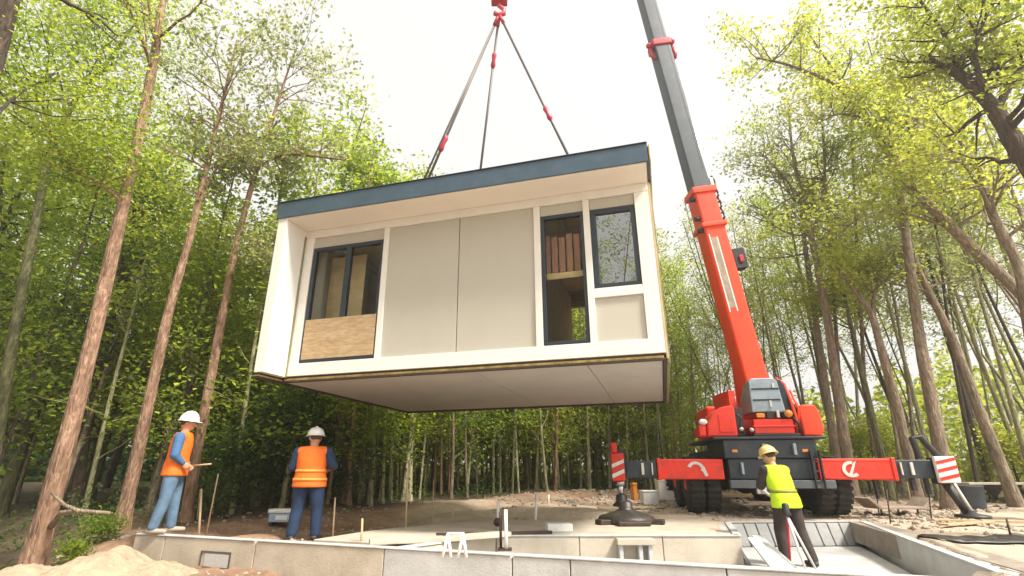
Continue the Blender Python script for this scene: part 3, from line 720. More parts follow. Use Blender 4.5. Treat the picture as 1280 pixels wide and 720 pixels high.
cp('work_light', MB().lathe([(.08,0),(.09,.05),(.03,.1)], (6.42,12.24,2.28), 'y', 16), 'amber', bevel=0); cp('work_light', MB().bb(5.72,5.9,12.3,12.38,2.2,2.3), 'amber', bevel=.01)
cp('control_box', MB().bb(5.95,6.1,12.3,12.38,2.18,2.34), 'black', bevel=.005); cp('control_box', MB().bb(6.18,6.24,12.32,12.38,2.2,2.36), 'pale', bevel=.005); cp('hose', MB().tube([(6.5,12.3,2.2),(6.62,12.3,2.05),(6.6,12.3,1.85)], .03, 6), 'black', bevel=0)
rb = MB(); rb.prism([(6.72,1.78),(6.70,2.42),(6.78,2.50),(7.08,2.50),(7.17,2.3),(7.2,1.9),(7.1,1.78)], 12.4, 13.6, 'y'); rb = cp('winch_housing', rb, 'redb', bevel=.05)
cp('hydraulic_pipe', MB().tube([(6.6,12.45,1.85),(6.62,12.4,2.2),(6.58,12.45,2.6),(6.56,12.6,3.0),(6.5,12.9,3.2)], .035, 8).tube([(6.66,12.5,1.85),(6.7,12.4,2.4),(6.62,12.5,2.85)], .025, 8), 'redb', bevel=0)
cp('counterweight', MB().bb(5.6,7.0,15.4,16.4,1.8,2.5), 'dkblue', bevel=.05)
cp('operator_cab', MB().bb(5.0,5.5,14.2,15.6,1.78,2.7), 'red', bevel=.08)
# boom
BROT = True
t240, t62, t300, t388, t290 = tpx(240), tpx(62), tpx(297), tpx(392), tpx(288)
bo = cp('boom_base_section', bbx(MB(), -.5, t240, .60, .62), 'redb', bevel=.07)
cp('boom_pivot', MB().tube([Vector(F0)-bs*.62-bd*.2, Vector(F0)+bs*.62-bd*.2], .2, 20).bb(5.35,5.5,12.8,13.8,2.0,2.9).bb(6.45,6.6,12.8,13.8,2.0,2.9), 'red', bo, 0)
cp('boom_collar', bbx(MB(), t290, t290+.12, .70, .74), 'redb', bo, .02); cp('boom_collar', bbx(MB(), t240-.16, t240+.02, .68, .70), 'redb', bo, .02)
for t_ in (t290+.3, t240-.3, t290-.05): cp('boom_roller', MB().tube([Vector(F0)+bd*t_-bs*.43+bn*.2, Vector(F0)+bd*t_-bs*.28+bn*.2], .065, 12), 'black', bo, 0)
mb = MB()
for k in range(9):
    t = t300+.25+(t240-t300)*k/8.5
    mb.tube([Vector(F0)+bd*t+bs*.28+bn*.15, Vector(F0)+bd*(t+.06)+bs*.40+bn*.18, Vector(F0)+bd*(t+.2)+bs*(.37+.05*(k % 2))+bn*.15], .03, 6)
cp('hose_brackets', mb, 'winframe', bo, 0)
cp('decal_strip', bbx(bbx(MB(), t388, t300, .028, .01, -.215, .312), t388, t300-.1, .028, .01, -.02, .312), 'white', bo, 0)
cp('decal_panel', bbx(MB(), t388+.1, t300-.1, .155, .008, -.118, .311), 'stone', bo, 0)
cp('camera_box', bbx(bbx(MB(), tpx(341), tpx(317), .32, .34, .47, .08), tpx(332), tpx(326), .10, .02, .49, .26), 'black', bo, .03)
cp('camera_lens', bbx(MB(), tpx(334), tpx(326), .11, .02, .49, .28), 'shackle', bo, .01)
cp('lift_cylinder', MB().tube([(6.15,13.9,2.2), Vector(F0)+bd*2.6+bs*.05-bn*.3], .15, 18), 'redb', bo, 0)
s2 = cp('boom_middle_section', bbx(bbx(MB(), t240, t62, .50, .50), t240+.5, t62, .09, .51, .15), 'boomgrey', bevel=.09)
cp('boom_tube_line', MB().tube([Vector(F0)+bd*(t240-.6)+bs*.34+bn*.1, Vector(F0)+bd*(t240+.2)+bs*.29+bn*.1, Vector(F0)+bd*(t62-.3)+bs*.28+bn*.1], .03, 8), 'chrome', s2, 0)
cp('boom_end_plate', bbx(MB(), t240+.02, t240+.3, .10, .26, .31, .1), 'white', s2, .02)
s3 = cp('boom_upper_section', bbx(bbx(MB(), t62, BL*.72, .45, .45), t62, BL*.72, .08, .46, .14), 'boomgrey', bevel=.08)
col = cp('boom_stop_ring', bbx(bbx(MB(), t62-.02, t62+.2, .58, .58), t62+.02, t62+.13, .70, .24), 'shackle', s3, .03)
cp('ring_shackle', MB().tube([Vector(F0)+bd*(t62)+bs*.32+bn*.1, Vector(F0)+bd*(t62-.3)+bs*.38+bn*.1, Vector(F0)+bd*(t62-.45)+bs*.32+bn*.1], .06, 8).ell(Vector(F0)+bd*(t62+.12)+bs*.34+bn*.15, (.10,.10,.10)), 'shackle', col, 0)
cp('ring_shackle', MB().tube([Vector(F0)+bd*(t62+.0)-bs*.32+bn*.1, Vector(F0)+bd*(t62-.25)-bs*.37+bn*.1, Vector(F0)+bd*(t62-.45)-bs*.29+bn*.15], .055, 8)
   .ell(Vector(F0)+bd*(t62+.1)-bs*.36+bn*.1, (.09,.09,.09)), 'shackle', col, 0)
cp('boom_tip_section', bbx(MB(), BL*.72, BL-.3, .48, .5), 'boomgrey', bevel=.05)
cp('boom_head', MB().tube([Vector(TIP)+Vector((-.4,0,.1)), Vector(TIP)+Vector((.4,0,.1))], .34, 20), 'red', bevel=0)

# hook, rope, slings
ap = Vector(apex)
hk = empty('hook_block', ap, 'crimson crane hook block at the top of the lifting slings', 'hook')
MB().bb(-.22,.22,-.12,.12,.35,1.2).lathe([(.02,-.1),(.32,-.09),(.34,.09),(.02,.1)], (0,0,.8), 'y', 24).build('block_housing', M_['shackle'], hk, bevel=.02)
MB().tube([(0,0,.4),(0,0,.24),(.13,0,.12),(.12,0,-.03),(0,0,-.09),(-.12,0,-.03),(-.12,0,.05)], [.05,.06,.06,.07,.07,.06,.03], 10).build('hook', M_['shackle'], hk)
rp = MB()
for dx in (-.14, .14): rp.tube([Vector((HX+dx, HY, ap.z+1.0)), Vector((HX+dx, HY, TIP[2]))], .018, 6)
tag(rp.build('hoist_rope', M_['rope']), 'steel hoist rope running up from the hook block', 'rope')
RZm = Matrix.Rotation(-.274, 3, 'Z'); HO = Vector(hs.location)
def lug(a, b): return HO+RZm @ Vector((a, b, H+FH+.06))+Vector((0, 0, .007*a))
for (a, b, fp, lb, r) in ((.75,3.1,.80,'left wire sling carrying the house, its red turnbuckle low near the roof',.034), (.85,2.75,None,'plain wire sling running just beside the left one',.026),
                          (2.15,4.5,.36,'middle wire sling with a short red sleeve high up near the hook',.032), (5.85,2.95,.70,'right wire sling slanting down to the roof with a red turnbuckle',.034)):
    q = lug(a, b); s0 = ap+Vector((0, 0, -.05))
    d = (q-s0); root = empty('lifting_sling', q, lb, 'sling')
    MB().tube([s0, q], r, 8).build('wire', M_['rope'], root, off=q)
    MB().tube([s0, s0+d*.05], .05, 8).build('top_link', M_['shackle'], root, off=q)
    if fp:
        fp = {.80: .56, .36: .185, .70: .52}[fp]
        MB().tube([s0+d*(fp-.035), s0+d*(fp-.02), s0+d*fp, s0+d*(fp+.02), s0+d*(fp+.035)], [.03,.07,.045,.07,.03], 8).build('turnbuckle', M_['shackle'], root, off=q)
# ================================================================== people
def person(loc, rz, label, J, cl, sc=1.0, hat='hat_w', shirt='navy', vest='orange', trousers='navy', boots='boot', strips='strip', head_turn=0, head_tilt=0, lean=0, short=False, wide=1.1):
    root = empty('person', loc, label, 'person', rz=rz); root.scale = (sc*wide, sc*wide, sc)
    V3 = Vector
    def Lp(p):                                   # lean the upper body forward
        p = V3(p); h = max(0, p.z-.95); return V3((p.x, p.y+lean*h, p.z-abs(lean)*h*.18))
    sh = {s: Lp((.185*s, 0, 1.43)) for s in (-1, 1)}
    el = {s: V3(J['el'][s]) for s in (-1, 1)}; wr = {s: V3(J['wr'][s]) for s in (-1, 1)}
    hp_ = {s: V3((.095*s, 0, .93)) for s in (-1, 1)}; kn = {s: V3(J['kn'][s]) for s in (-1, 1)}; an = {s: V3(J['an'][s]) for s in (-1, 1)}
    hc = Lp((0, .02, 1.655)); HM = Matrix.Rotation(head_turn, 3, 'Z') @ Matrix.Rotation(head_tilt, 3, 'X')
    def torso(mb, o, z0=.86):
        mb.ell(Lp((0,-.005,.95)), (.165+o,.115+o,.13+o)); mb.ell(Lp((0,0,1.10)), (.148+o,.105+o,.16+o)); mb.ell(Lp((0,0,1.28)), (.175+o,.115+o,.19+o))
        mb.cap(Lp((-.13,0,1.42)), Lp((.13,0,1.42)), .068+o, .068+o); return mb
    def legs(mb, o, bot=0.0):
        for s in (-1, 1):
            mb.cap(hp_[s], kn[s], .088+o, .058+o); mb.cap(kn[s], an[s]+(kn[s]-an[s])*bot, .056+o, .042+o)
        return mb
    b = MB(); torso(b, 0); legs(b, 0)
    b.cap(Lp((0,0,1.44)), hc+V3((0,-.01,-.05)), .062, .055)
    b.ell(hc, (.076,.096,.118), M=HM); b.ell(hc+HM@V3((0,.035,-.06)), (.05,.055,.05), M=HM)
    b.cap(hc+HM@V3((0,.09,.005)), hc+HM@V3((0,.116,-.028)), .011, .015)
    for s in (-1, 1): b.ell(hc+HM@V3((.077*s,-.005,-.005)), (.012,.022,.033), M=HM)
    b.cap(hc+HM@V3((-.02,.092,-.06)), hc+HM@V3((.02,.092,-.06)), .008, .008)
    for s in (-1, 1):
        b.cap(sh[s], el[s], .052, .040); b.cap(el[s], wr[s], .040, .028)
        d = (wr[s]-el[s]).normalized(); side = V3(J['palm'][s]).normalized(); side = (side-d*side.dot(d)).normalized(); cx = d.cross(side)   # side: palm normal
        pc = wr[s]+d*.055; b.ell(pc, (.043,.055,.017), M=Matrix((cx, d, side)).transposed())
        for k in range(4):
            r0 = wr[s]+d*.085+cx*(.030-.020*k)*1; L1 = (.036,.042,.040,.030)[k]; c = J.get('curl', .6)
            d1 = (d*math.cos(c)+side*math.sin(c)); d2 = (d*math.cos(2.2*c)+side*math.sin(2.2*c))
            m1 = r0+d1*L1; b.cap(r0, m1, .0095, .009, 8); b.cap(m1, m1+d2*L1*.9, .009, .0075, 8)
        tb = wr[s]+d*.03+cx*.035; t1 = tb+(cx*.75+d*.6+side*.3)*.035; b.cap(tb, t1, .013, .011, 8); b.cap(t1, t1+(d*.8+side*.6)*.03, .010, .008, 8)
        f = V3((0,1,0)); f = Matrix.Rotation(J.get('toe', {}).get(s, 0), 3, 'Z')@f
        b.cap(an[s]+V3((0,0,-.02)), an[s]+f*.12+V3((0,0,-.05)), .04, .03)
    b.build('body', M_['skin'], root, remesh=.0085)
    c = MB(); torso(c, .012)
    for s in (-1, 1):
        c.cap(sh[s], el[s], .078, .066)
        if not short: c.cap(el[s], wr[s]+(el[s]-wr[s])*.12, .062, .044)
    c.build('shirt', M_[shirt], root, remesh=.012)
    c = MB(); legs(c, .026, .04); c.ell((0,-.005,.94), (.178,.13,.12)); c.build('trousers', M_[trousers], root, remesh=.012)
    for s in (-1, 1):
        f = Matrix.Rotation(J.get('toe', {}).get(s, 0), 3, 'Z')@V3((0,1,0))
        mb = MB(); mb.cap(an[s]+V3((0,0,.04)), an[s]+V3((0,0,-.03)), .056, .05); mb.cap(an[s]-f*.03+V3((0,0,-.037)), an[s]+f*.16+V3((0,0,-.045)), .045, .036)
        mb.build('boot', M_[boots], root, remesh=.011)
    c = MB(); torso(c, .032); c.ell(Lp((0,-.005,.90)), (.19,.148,.10))
    c = MB(); lv_ = [(.835,.214,.160),(.85,.226,.168),(.98,.214,.160),(1.11,.194,.145),(1.27,.205,.148),(1.38,.205,.14),(1.46,.175,.125),(1.51,.12,.10)]
    nn = 32; vs = []; fs = []
    for z, rx, ry in lv_:
        cc = Lp((0,0,z))
        for k in range(nn): a = 2*math.pi*k/nn; vs.append((cc.x+rx*math.cos(a), cc.y+ry*math.sin(a), cc.z))
    for i in range(1, len(lv_)):
        for k in range(nn): fs.append(((i-1)*nn+k, (i-1)*nn+(k+1) % nn, i*nn+(k+1) % nn, i*nn+k))
    fs.append(tuple(range(nn-1,-1,-1))); fs.append(tuple((len(lv_)-1)*nn+k for k in range(nn))); c.add(vs, fs, True)
    c.cap(Lp((-.14,0,1.42)), Lp((.14,0,1.42)), .095, .095)
    v = c.build('vest', M_[vest], root, remesh=.011)
    bands = [(.96,.219,.163),(1.10,.199,.149)] if strips else []
    if vest == 'lime': bands = [(1.09,.202,.150)]
    for z, rx, ry in bands:
        pr = []; cc = Lp((0,0,z))
        mb = MB(); n = 36
        vs = []; fs = []
        for dz in (-.024, .024):
            for k in range(n): a = 2*math.pi*k/n; vs.append((cc.x+rx*math.cos(a), cc.y+ry*math.sin(a), cc.z+dz))
        for k in range(n): fs.append((k, (k+1) % n, n+(k+1) % n, n+k))
        mb.add(vs, fs, True); o = mb.build('reflective_band', M_[strips], v); so = o.modifiers.new('solid', 'SOLIDIFY'); so.thickness = .006; so.offset = 1
    # hair, eyes, helmet
    mb = MB(); mb.ell(hc+HM@V3((0,-.034,.025)), (.080,.074,.095), M=HM); mb.build('hair', M_['hair'], root, remesh=.01)
    for s in (-1, 1): MB().ell(hc+HM@V3((.031*s,.086,.008)), (.011,.008,.007), 10, 6, M=HM).build('eye', M_['white'], root)
    prof = [(.002,.152),(.05,.147),(.09,.125),(.118,.085),(.130,.04),(.134,.012),(.150,.004),(.150,-.004),(.128,-.002)]
    h = MB(); n = 32; vs = []; fs = []
    for r, z in prof:
        for k in range(n):
            a = 2*math.pi*k/n; pk = 1+.22*max(0, math.sin(a))**3*(1 if z < .01 else 0)
            vs.append(HM@V3((r*.86*math.cos(a), r*1.02*math.sin(a)*pk, z))+hc+V3((0,0,.035)))
    for i in range(1, len(prof)):
        for k in range(n): fs.append(((i-1)*n+k, i*n+k, i*n+(k+1) % n, (i-1)*n+(k+1) % n))
    fs.append(tuple(range(n))); h.add(vs, fs, True)
    ho = h.build('hard_hat', M_[hat], root); so = ho.modifiers.new('solid', 'SOLIDIFY'); so.thickness = .006
    rg = MB(); rg.tube([HM@V3((0,y_,z_))+hc+V3((0,0,.035)) for y_, z_ in ((-.10,.10),(-.05,.148),(0,.16),(.05,.150),(.10,.105))], .014, 8); rg.build('helmet_ridge', M_[hat], ho)
    return root
# man on the wall: side on, facing right and a little away
p = WA+wd*along(191, 672)+wn*.14
person((p[0], p[1], .066), math.radians(-72), 'man in white helmet, blue shirt and faded jeans standing on the end of the wall', dict(
    el={-1:(-.235,-.04,1.17), 1:(.25,.02,1.14)}, wr={-1:(-.17,.12,1.0), 1:(.19,.13,1.02)}, palm={-1:(1,0,-.3), 1:(-1,0,-.3)},
    kn={-1:(-.10,.04,.50), 1:(.11,-.02,.50)}, an={-1:(-.12,.06,.085), 1:(.13,-.10,.085)}, toe={-1:.2, 1:-.2}, curl=.75), None, sc=1.045,
    shirt='denim_shirt', vest='orange', trousers='jeans', boots='boot_tan', head_turn=.1, head_tilt=-.1, lean=.04, strips=None)
# man in the orange vest seen from behind
q = at(377, 684, 9.7)
q[2] = gz(q[0], q[1])
print('mid man ground', q, at(385, 683, 10.1))
person((q[0], q[1], q[2]-.005), math.radians(8), 'man in orange vest and white helmet seen from behind, beside the pale blue box', dict(
    el={-1:(-.25,.02,1.15), 1:(.29,-.01,1.17)}, wr={-1:(-.10,.22,1.08), 1:(.20,.19,1.12)}, palm={-1:(1,0,.2), 1:(-1,0,.2)},
    kn={-1:(-.12,.02,.50), 1:(.13,.02,.50)}, an={-1:(-.15,-.02,.085), 1:(.15,0,.085)}, toe={-1:.25, 1:-.25}, curl=.6), None, sc=1.02,
    shirt='navy', vest='orange', trousers='navy', head_turn=.5, head_tilt=-.05, short=True, wide=1.28, strips='orange_seam')
# man in the lime vest, bent over the tripod
y_ = at(996, 706, 9.0)
person((y_[0], y_[1], PITZ), math.radians(18), 'man in lime yellow vest and tan helmet bending over a survey tripod', dict(
    el={-1:(-.22,.20,1.16), 1:(.22,.22,1.14)}, wr={-1:(-.08,.36,1.28), 1:(.08,.37,1.26)}, palm={-1:(1,0,.2), 1:(-1,0,.2)},
    kn={-1:(-.12,.07,.50), 1:(.12,-.03,.50)}, an={-1:(-.15,.02,.085), 1:(.14,-.16,.085)}, toe={-1:.15, 1:-.2}, curl=.9), None, sc=1.0,
    hat='hat_t', shirt='brown', vest='lime', trousers='brown', head_turn=.1, head_tilt=-.35, lean=.24, strips='strip_d', wide=1.15)
# survey tripod
tp = Vector((y_[0]-.22, y_[1]-.36, PITZ)); tr_ = empty('survey_tripod', tp, 'slim survey tripod with red and pale legs in front of the lime vest man', 'tripod')
hd = Vector((.04, .05, .74))
MB().lathe([(.06,0),(.07,.02),(.05,.06),(.05,.16),(.03,.18)], hd, 'z', 16).build('tripod_head', M_['black'], tr_)
for (dx, dy, mm) in ((.02,-.30,'pale'), (.22,-.22,'pale'), (.02,.16,'shackle')):
    MB().tube([hd, Vector((dx, dy, 0))], [.022,.016], 8).build('leg', M_[mm], tr_)

# short rod held by the man on the wall
hnd = Vector((p[0], p[1], .066))+Matrix.Rotation(math.radians(-72), 3, 'Z')@Vector((-.17,.20,.99))*1.045
tag(MB().tube([hnd+Vector((-.02,0,0)), hnd+Vector((.34,-.05,.03))], .014, 8).build('wooden_rod', M_['wood']), 'short tan rod held out by the man in the blue shirt', 'rod')

# ================================================================== small site things
def stake(x, ytop, ybase, z, r, m, name, label, cat, group=None, dx=0, extra=None):
    a = Vector(gd(x, ybase, z)); b = Vector(at(x+dx, ytop, a.y)); root = None
    mb = MB().tube([a-Vector((0,0,.1)), b], [r, r*.85], 8)
    o = mb.build(name, M_[m]); tag(o, label, cat, group)
    if extra: extra(o, a, b)
    return o
stake(249,611,676,-.15,.022,'wood','survey_stake','thick pale stake standing just right of the man on the wall end','stake','wooden survey stakes', 3)
stake(257,592,672,-.15,.016,'wood','survey_stake','tall leaning stake right of the man in the blue shirt','stake','wooden survey stakes', 16)
stake(246,612,660,-.12,.014,'wood','survey_stake','thin short stake close beside the thick pale stake','stake','wooden survey stakes', 4)
stake(265,611,657,-.12,.014,'wood','survey_stake','thin short stake just right of the tall leaning one','stake','wooden survey stakes', 4)
stake(322,552,647,-.1,.020,'wood','survey_stake','tall bare stake standing between the two men on the left','stake','wooden survey stakes', 14)
stake(416,622,676,-.12,.016,'wood','survey_stake','thin stake just right of the man seen from behind','stake','wooden survey stakes', 3)
stake(452,648,682,.0,.018,'wood','survey_stake','short stake with a ragged top at the edge of the light slab','stake','wooden survey stakes', 1)
stake(507,575,661,.03,.018,'wood','survey_stake','tall thin stake on the dirt left of the white pipes','stake','wooden survey stakes', 4)
stake(566,634,650,.05,.016,'wood','survey_stake','very short stake at the far edge of the slab','stake','wooden survey stakes', 0)
stake(541,600,652,.05,.012,'wood','survey_stake','thin stake standing just left of the very short one','stake','wooden survey stakes', 1)
stake(669,616,650,.06,.030,'white','marker_post','white capped marker post standing on the dirt behind the slab','post',None,2)
stake(685,618,634,.1,.030,'pale','marker_post','small brown topped marker post beyond the white capped one','post',None,1)
def pipes(o, a, b): pass
a = Vector(gd(633,688,.06)); b = Vector(at(632,637,a.y))
pp = empty('pipe_riser', a, 'cream pipe riser with a dark pipe beside it on the slab', 'pipe')
MB().tube([a,b], .022, 12).build('cream_pipe', M_['white'], pp, off=a)
MB().tube([a+Vector((-.07,.05,0)),b+Vector((-.07,.05,-.03))], .018, 10).build('dark_pipe', M_['steel_dark'], pp, off=a)
MB().bb(a.x-.11,a.x+.07,a.y-.06,a.y+.12,.06,.08).build('base_plate', M_['steel_dark'], pp, off=a)
a = Vector(gd(622,662,.06)); b = Vector(at(623,626,a.y))
o = MB().tube([a,b],.028,10).build('pipe_stub', M_['pale']); tag(o, 'thin pale pipe stub with a round valve behind the cream riser', 'pipe')
MB().lathe([(.07,-.02),(.07,.02)], a+Vector((0,-.03,.12)), 'y', 20).build('round_valve', M_['steel_dark'], o)
sh_ = Vector(gd(568,697,.06)); sw = empty('pipe_trestle', sh_, 'white pipe trestle standing behind the long front wall', 'trestle')
for x0 in (-.09, .09):
    for dx in (-.05, .05): MB().tube([(x0+dx,0,0),(x0,.05,.25)], .018, 10).build('leg', M_['white'], sw)
MB().tube([(-.1,.05,.252),(.1,.05,.252)], .012, 10).build('top_rail', M_['white'], sw)
# slanting props in the pit corner
mb = empty('slanted_slab', (3.85, 8.75, PITZ), 'pair of pale slabs leaning in the pit corner left of the lime vest man', 'slab')
for k, (x, y, dx) in enumerate(((3.66,8.8,.12),(3.86,9.1,.22))):
    s_ = MB(); s_.add([(x-3.85,y-8.75,.42),(x-3.85+.16,y-8.75,.42),(x-3.85+dx+.16,y-8.75-.7,.0),(x-3.85+dx-.06,y-8.75-.7,.0),(x-3.85,y-8.75+.05,.42),(x-3.85+.16,y-8.75+.05,.42),(x-3.85+dx+.16,y-8.75-.6,.0),(x-3.85+dx-.06,y-8.75-.6,.0)],
      [(0,3,2,1),(4,5,6,7),(0,1,5,4),(1,2,6,5),(2,3,7,6),(3,0,4,7)]); s_.build('leaning_board', M_['concrete_pale'], mb, bevel=.008)
# outrigger pad and mats
pd = empty('outrigger_pad', (2.25,11.0,.1), 'round black outrigger pad with a domed centre under the left jack', 'pad')
pz = .058
MB().lathe([(.54,0),(.56,.07),(.52,.13),(.38,.17),(.22,.22),(.14,.26),(.13,.38),(.09,.40)], (0,0,pz-.1), 'z', 28).build('pad_dome', M_['tarp'], pd)
MB().box((-.48,-.3,pz-.07),(.3,.26,.12),.3).box((.5,-.25,pz-.06),(.34,.24,.10),-.4).box((0,-.6,pz-.06),(.6,.22,.08),.05).build('timber_packing', M_['steel_dark'], pd, bevel=.02)
# cooler
c = Vector(gd(354, 657, -.05)); c.z = gz(c.x, c.y)
cb = empty('cool_box', c, 'pale blue and white box on short feet beside the man seen from behind', 'box')
MB().bb(-.27,.27,-.15,.15,.1,.27).build('tub', M_['blue_plastic'], cb, bevel=.02); MB().bb(-.29,.29,-.17,.17,.272,.35).build('lid', M_['white'], cb, bevel=.02)
MB().bb(-.12,.12,-.157,-.151,.15,.23).build('side_panel', M_['white'], cb, bevel=.002)
for dx in (-.22,.22): MB().bb(dx-.03,dx+.03,-.13,.13,0,.098).build('foot', M_['black'], cb)
# white drums and boxes left of the crane
def wbox(px, py, D, w, d, h, name, label, cat, m='white'):
    c = at(px, py, D); c[2] = gz(c[0], c[1]); o = empty(name, c, label, cat)
    MB().bb(-w/2,w/2,-d/2,d/2,0,h*.86).build('box_body', M_[m], o, bevel=.015); MB().bb(-w/2-.01,w/2+.01,-d/2-.01,d/2+.01,h*.862,h).build('lid', M_[m], o, bevel=.01)
    return o
wbox(832,618,17,.5,.4,.62,'storage_box','tall white storage box on the dirt below the red outrigger','box')
wbox(812,628,15.5,.42,.4,.36,'storage_box','low white box standing nearer beside the taller white one','box')
wbox(793,622,17,.12,.4,.5,'storage_box','narrow amber crate end left of the white boxes','box','amber')
# right side: tub, chute, plank, trestle slab, posts
c = gd(1216,636,.1); c[2] = gz(c[0], c[1]); o = empty('round_tub', c, 'dark blue grey tub standing on the ground by the right outrigger foot', 'tub')
MB().lathe([(.26,0),(.30,.1),(.33,.55),(.35,.56),(.35,.6),(.31,.6),(.27,.1)], (0,0,0), 'z', 28).build('tub_shell', M_['teal'], o)
MB().tube([(-.33,0,.5),(-.4,0,.44),(-.33,0,.38)],.015,8).build('handle', M_['black'], o)
c = gd(1250,632,.1); c[2] = gz(c[0], c[1]); o = empty('work_table', c, 'long plank table with a dark funnel hanging under it near the right edge', 'table')
MB().bb(-1.0,1.5,-.35,.35,.50,.56).build('table_top', M_['concrete'], o, bevel=.01)
for dx in (-.9,1.4):
    for dy in (-.28,.28): MB().tube([(dx,dy,0),(dx,dy,.498)],.022,8).build('leg', M_['wood'], o)
MB().lathe([(.03,.1),(.06,.2),(.22,.42),(.24,.495)], (-.1,-.05,0), 'z', 20).build('funnel', M_['tarp'], o)
for k, (x0, yb, yt, dx, lb) in enumerate(((1128,600,560,3,''),)): pass
c = gd(1118,641,.1); c[2] = gz(c[0], c[1]); o = empty('mixing_trough', c, 'low wide trough on small legs below the right outrigger beam', 'trough')
MB().prism([(-.75,.38),(-.68,.40),(-.45,.2),(.5,.2),(.72,.40),(.78,.38),(.55,.15),(-.5,.15)], -.3, .3, 'y').build('trough_shell', M_['stone'], o, bevel=.01)
for dx in (-.4,.0,.45): MB().tube([(dx,-.15,0),(dx,-.15,.155)],.02,8).build('leg', M_['steel_dark'], o)
sheet = [gd(1178,672,.06),gd(1200,667,.06),gd(1262,668,.06),gd(1290,674,.06),gd(1275,681,.06),gd(1212,680,.06)]
rg_ = np.random.default_rng(5)
cx_, cy_ = np.mean([s[0] for s in sheet]), np.mean([s[1] for s in sheet])
n = 22; vs = []; fs = []
for r_ in range(6):
    for k in range(n):
        a = 2*math.pi*k/n; rr = (r_+.02)/5
        x = cx_+1.05*rr*math.cos(a)*(1+.15*math.sin(3*a)); y = cy_+.42*rr*math.sin(a)*(1+.2*math.cos(2*a))
        vs.append((x, y, gz(x, y)+.03+.05*rg_.random()*(r_ < 5)))
for r_ in range(1, 6):
    for k in range(n): fs.append(((r_-1)*n+k, r_*n+k, r_*n+(k+1) % n, (r_-1)*n+(k+1) % n))
mb = MB(); mb.add(vs, fs, True); o = mb.build('plastic_sheet', M_['tarp']); so = o.modifiers.new('s', 'SOLIDIFY'); so.thickness = .01; tag(o, 'crumpled black plastic sheet lying on the ground at the right edge', 'sheet')
for (x, yt, yb, dx, m_, lb) in ((1262,648,667,-4,'steel_dark','short rusty peg leaning over the black sheet'), (1122,600,630,-4,'steel_dark','rusty peg just behind the trough'), (1140,602,636,-6,'wood','wooden peg beside the trough'),
                          (1212,648,640,0,'wood','')):
    if lb: stake(x, yt, yb, .1, .016, m_, 'ground_peg', lb, 'peg', 'pegs on the right', dx)
a = Vector(gd(1205,641,.1)); b = Vector(gd(1235,655,.06)); a.z = gz(a.x, a.y)+.03; b.z = gz(b.x, b.y)+.03
tag(MB().tube([a, b], .025, 8).build('steel_bar', M_['steel_dark']), 'rusty steel bar lying on the ground in front of the right outrigger foot', 'bar')

for x, yt, yb, dx in ((1082,604,634,-3),(1098,606,640,-4),(1150,600,630,-4),(1163,606,646,-3),(1112,612,650,-4),(1040,622,640,-1)):
    stake(x, yt, yb, .1, .014, 'steel_dark', 'rebar_peg', 'thin rusty bar sticking up from the rubble under the right outrigger beam', 'peg', 'rusty bars under the right outrigger', dx)
for k, (x, y, L_n, rz_, lb) in enumerate(((8.6,10.6,1.5,.4,'loose plank lying in the rubble nearest the pit corner'),(9.6,11.3,1.9,-.3,'long loose plank lying behind the black sheet'),(3.0,14.0,1.7,.1,'loose plank on the dirt left of the crane tyres'))):
    tag(MB().box((x, y, gz(x,y)+.05), (L_n,.16,.035), rz_).build('loose_plank', M_['wood'], bevel=.004), lb, 'plank')
# rubble as ground cover
rs = np.random.default_rng(11)
def stones(name, label, n, region, smin, smax):
    ico = [(0,0,1),(.89,0,.45),(.28,.85,.45),(-.72,.53,.45),(-.72,-.53,.45),(.28,-.85,.45),(.72,.53,-.45),(-.28,.85,-.45),(-.89,0,-.45),(-.28,-.85,-.45),(.72,-.53,-.45),(0,0,-1)]
    tri = [(0,1,2),(0,2,3),(0,3,4),(0,4,5),(0,5,1),(1,6,2),(2,7,3),(3,8,4),(4,9,5),(5,10,1),(2,6,7),(3,7,8),(4,8,9),(5,9,10),(1,10,6),(6,11,7),(7,11,8),(8,11,9),(9,11,10),(10,11,6)]
    ico = np.array(ico); VV = []; FF = []; k = 0; x0, x1, y0, y1 = region
    xs = rs.uniform(x0, x1, n*3); ys = rs.uniform(y0, y1, n*3)
    ok = ~in_poly(xs, ys, PIT) & in_poly(xs, ys, CLEAR); side = (xs-WA[0])*wn[0]+(ys-WA[1])*wn[1]; ok &= (side > .4) | (side < -.1)
    ok &= ~((xs > -2.8) & (xs < 4.2) & (ys < 11.8) & (side > 0)); clump = bumps(xs*2.2, ys*2.2)+rs.normal(size=n*3)*.05 > .02; ok &= clump
    xs = xs[ok][:n]; ys = ys[ok][:n]; zs = ground(xs, ys)
    for x, y, z in zip(xs, ys, zs):
        s = smin*(smax/smin)**(rs.random()**2.2); v = ico*rs.uniform(.6, 1.15, (12, 1))*s*np.array([1, rs.uniform(.6, 1), rs.uniform(.4, .8)])
        a = rs.uniform(0, 6.28); ca, sa = math.cos(a), math.sin(a); v = v@np.array([[ca, sa, 0], [-sa, ca, 0], [0, 0, 1]])
        VV.append(v+[x, y, z+s*.15]); FF.append(np.array(tri)+k); k += 12
    o = bpy.data.objects.new(name, fast_mesh(name, np.concatenate(VV), np.concatenate(FF), [M_['stone']])); COL.objects.link(o); tag(o, label, 'gravel', kind='stuff')
stones('rubble', 'scattered rubble and clods on the muddy ground right of the pit', 2200, (6.5,14,5,17), .015, .10)
stones('gravel', 'loose stones and clods along the bare dirt', 3000, (-8,5,6,22), .012, .07)
stones('gravel', 'bits of debris on the dirt behind the crane outriggers', 1800, (1.5,12,12.5,21), .02, .13)
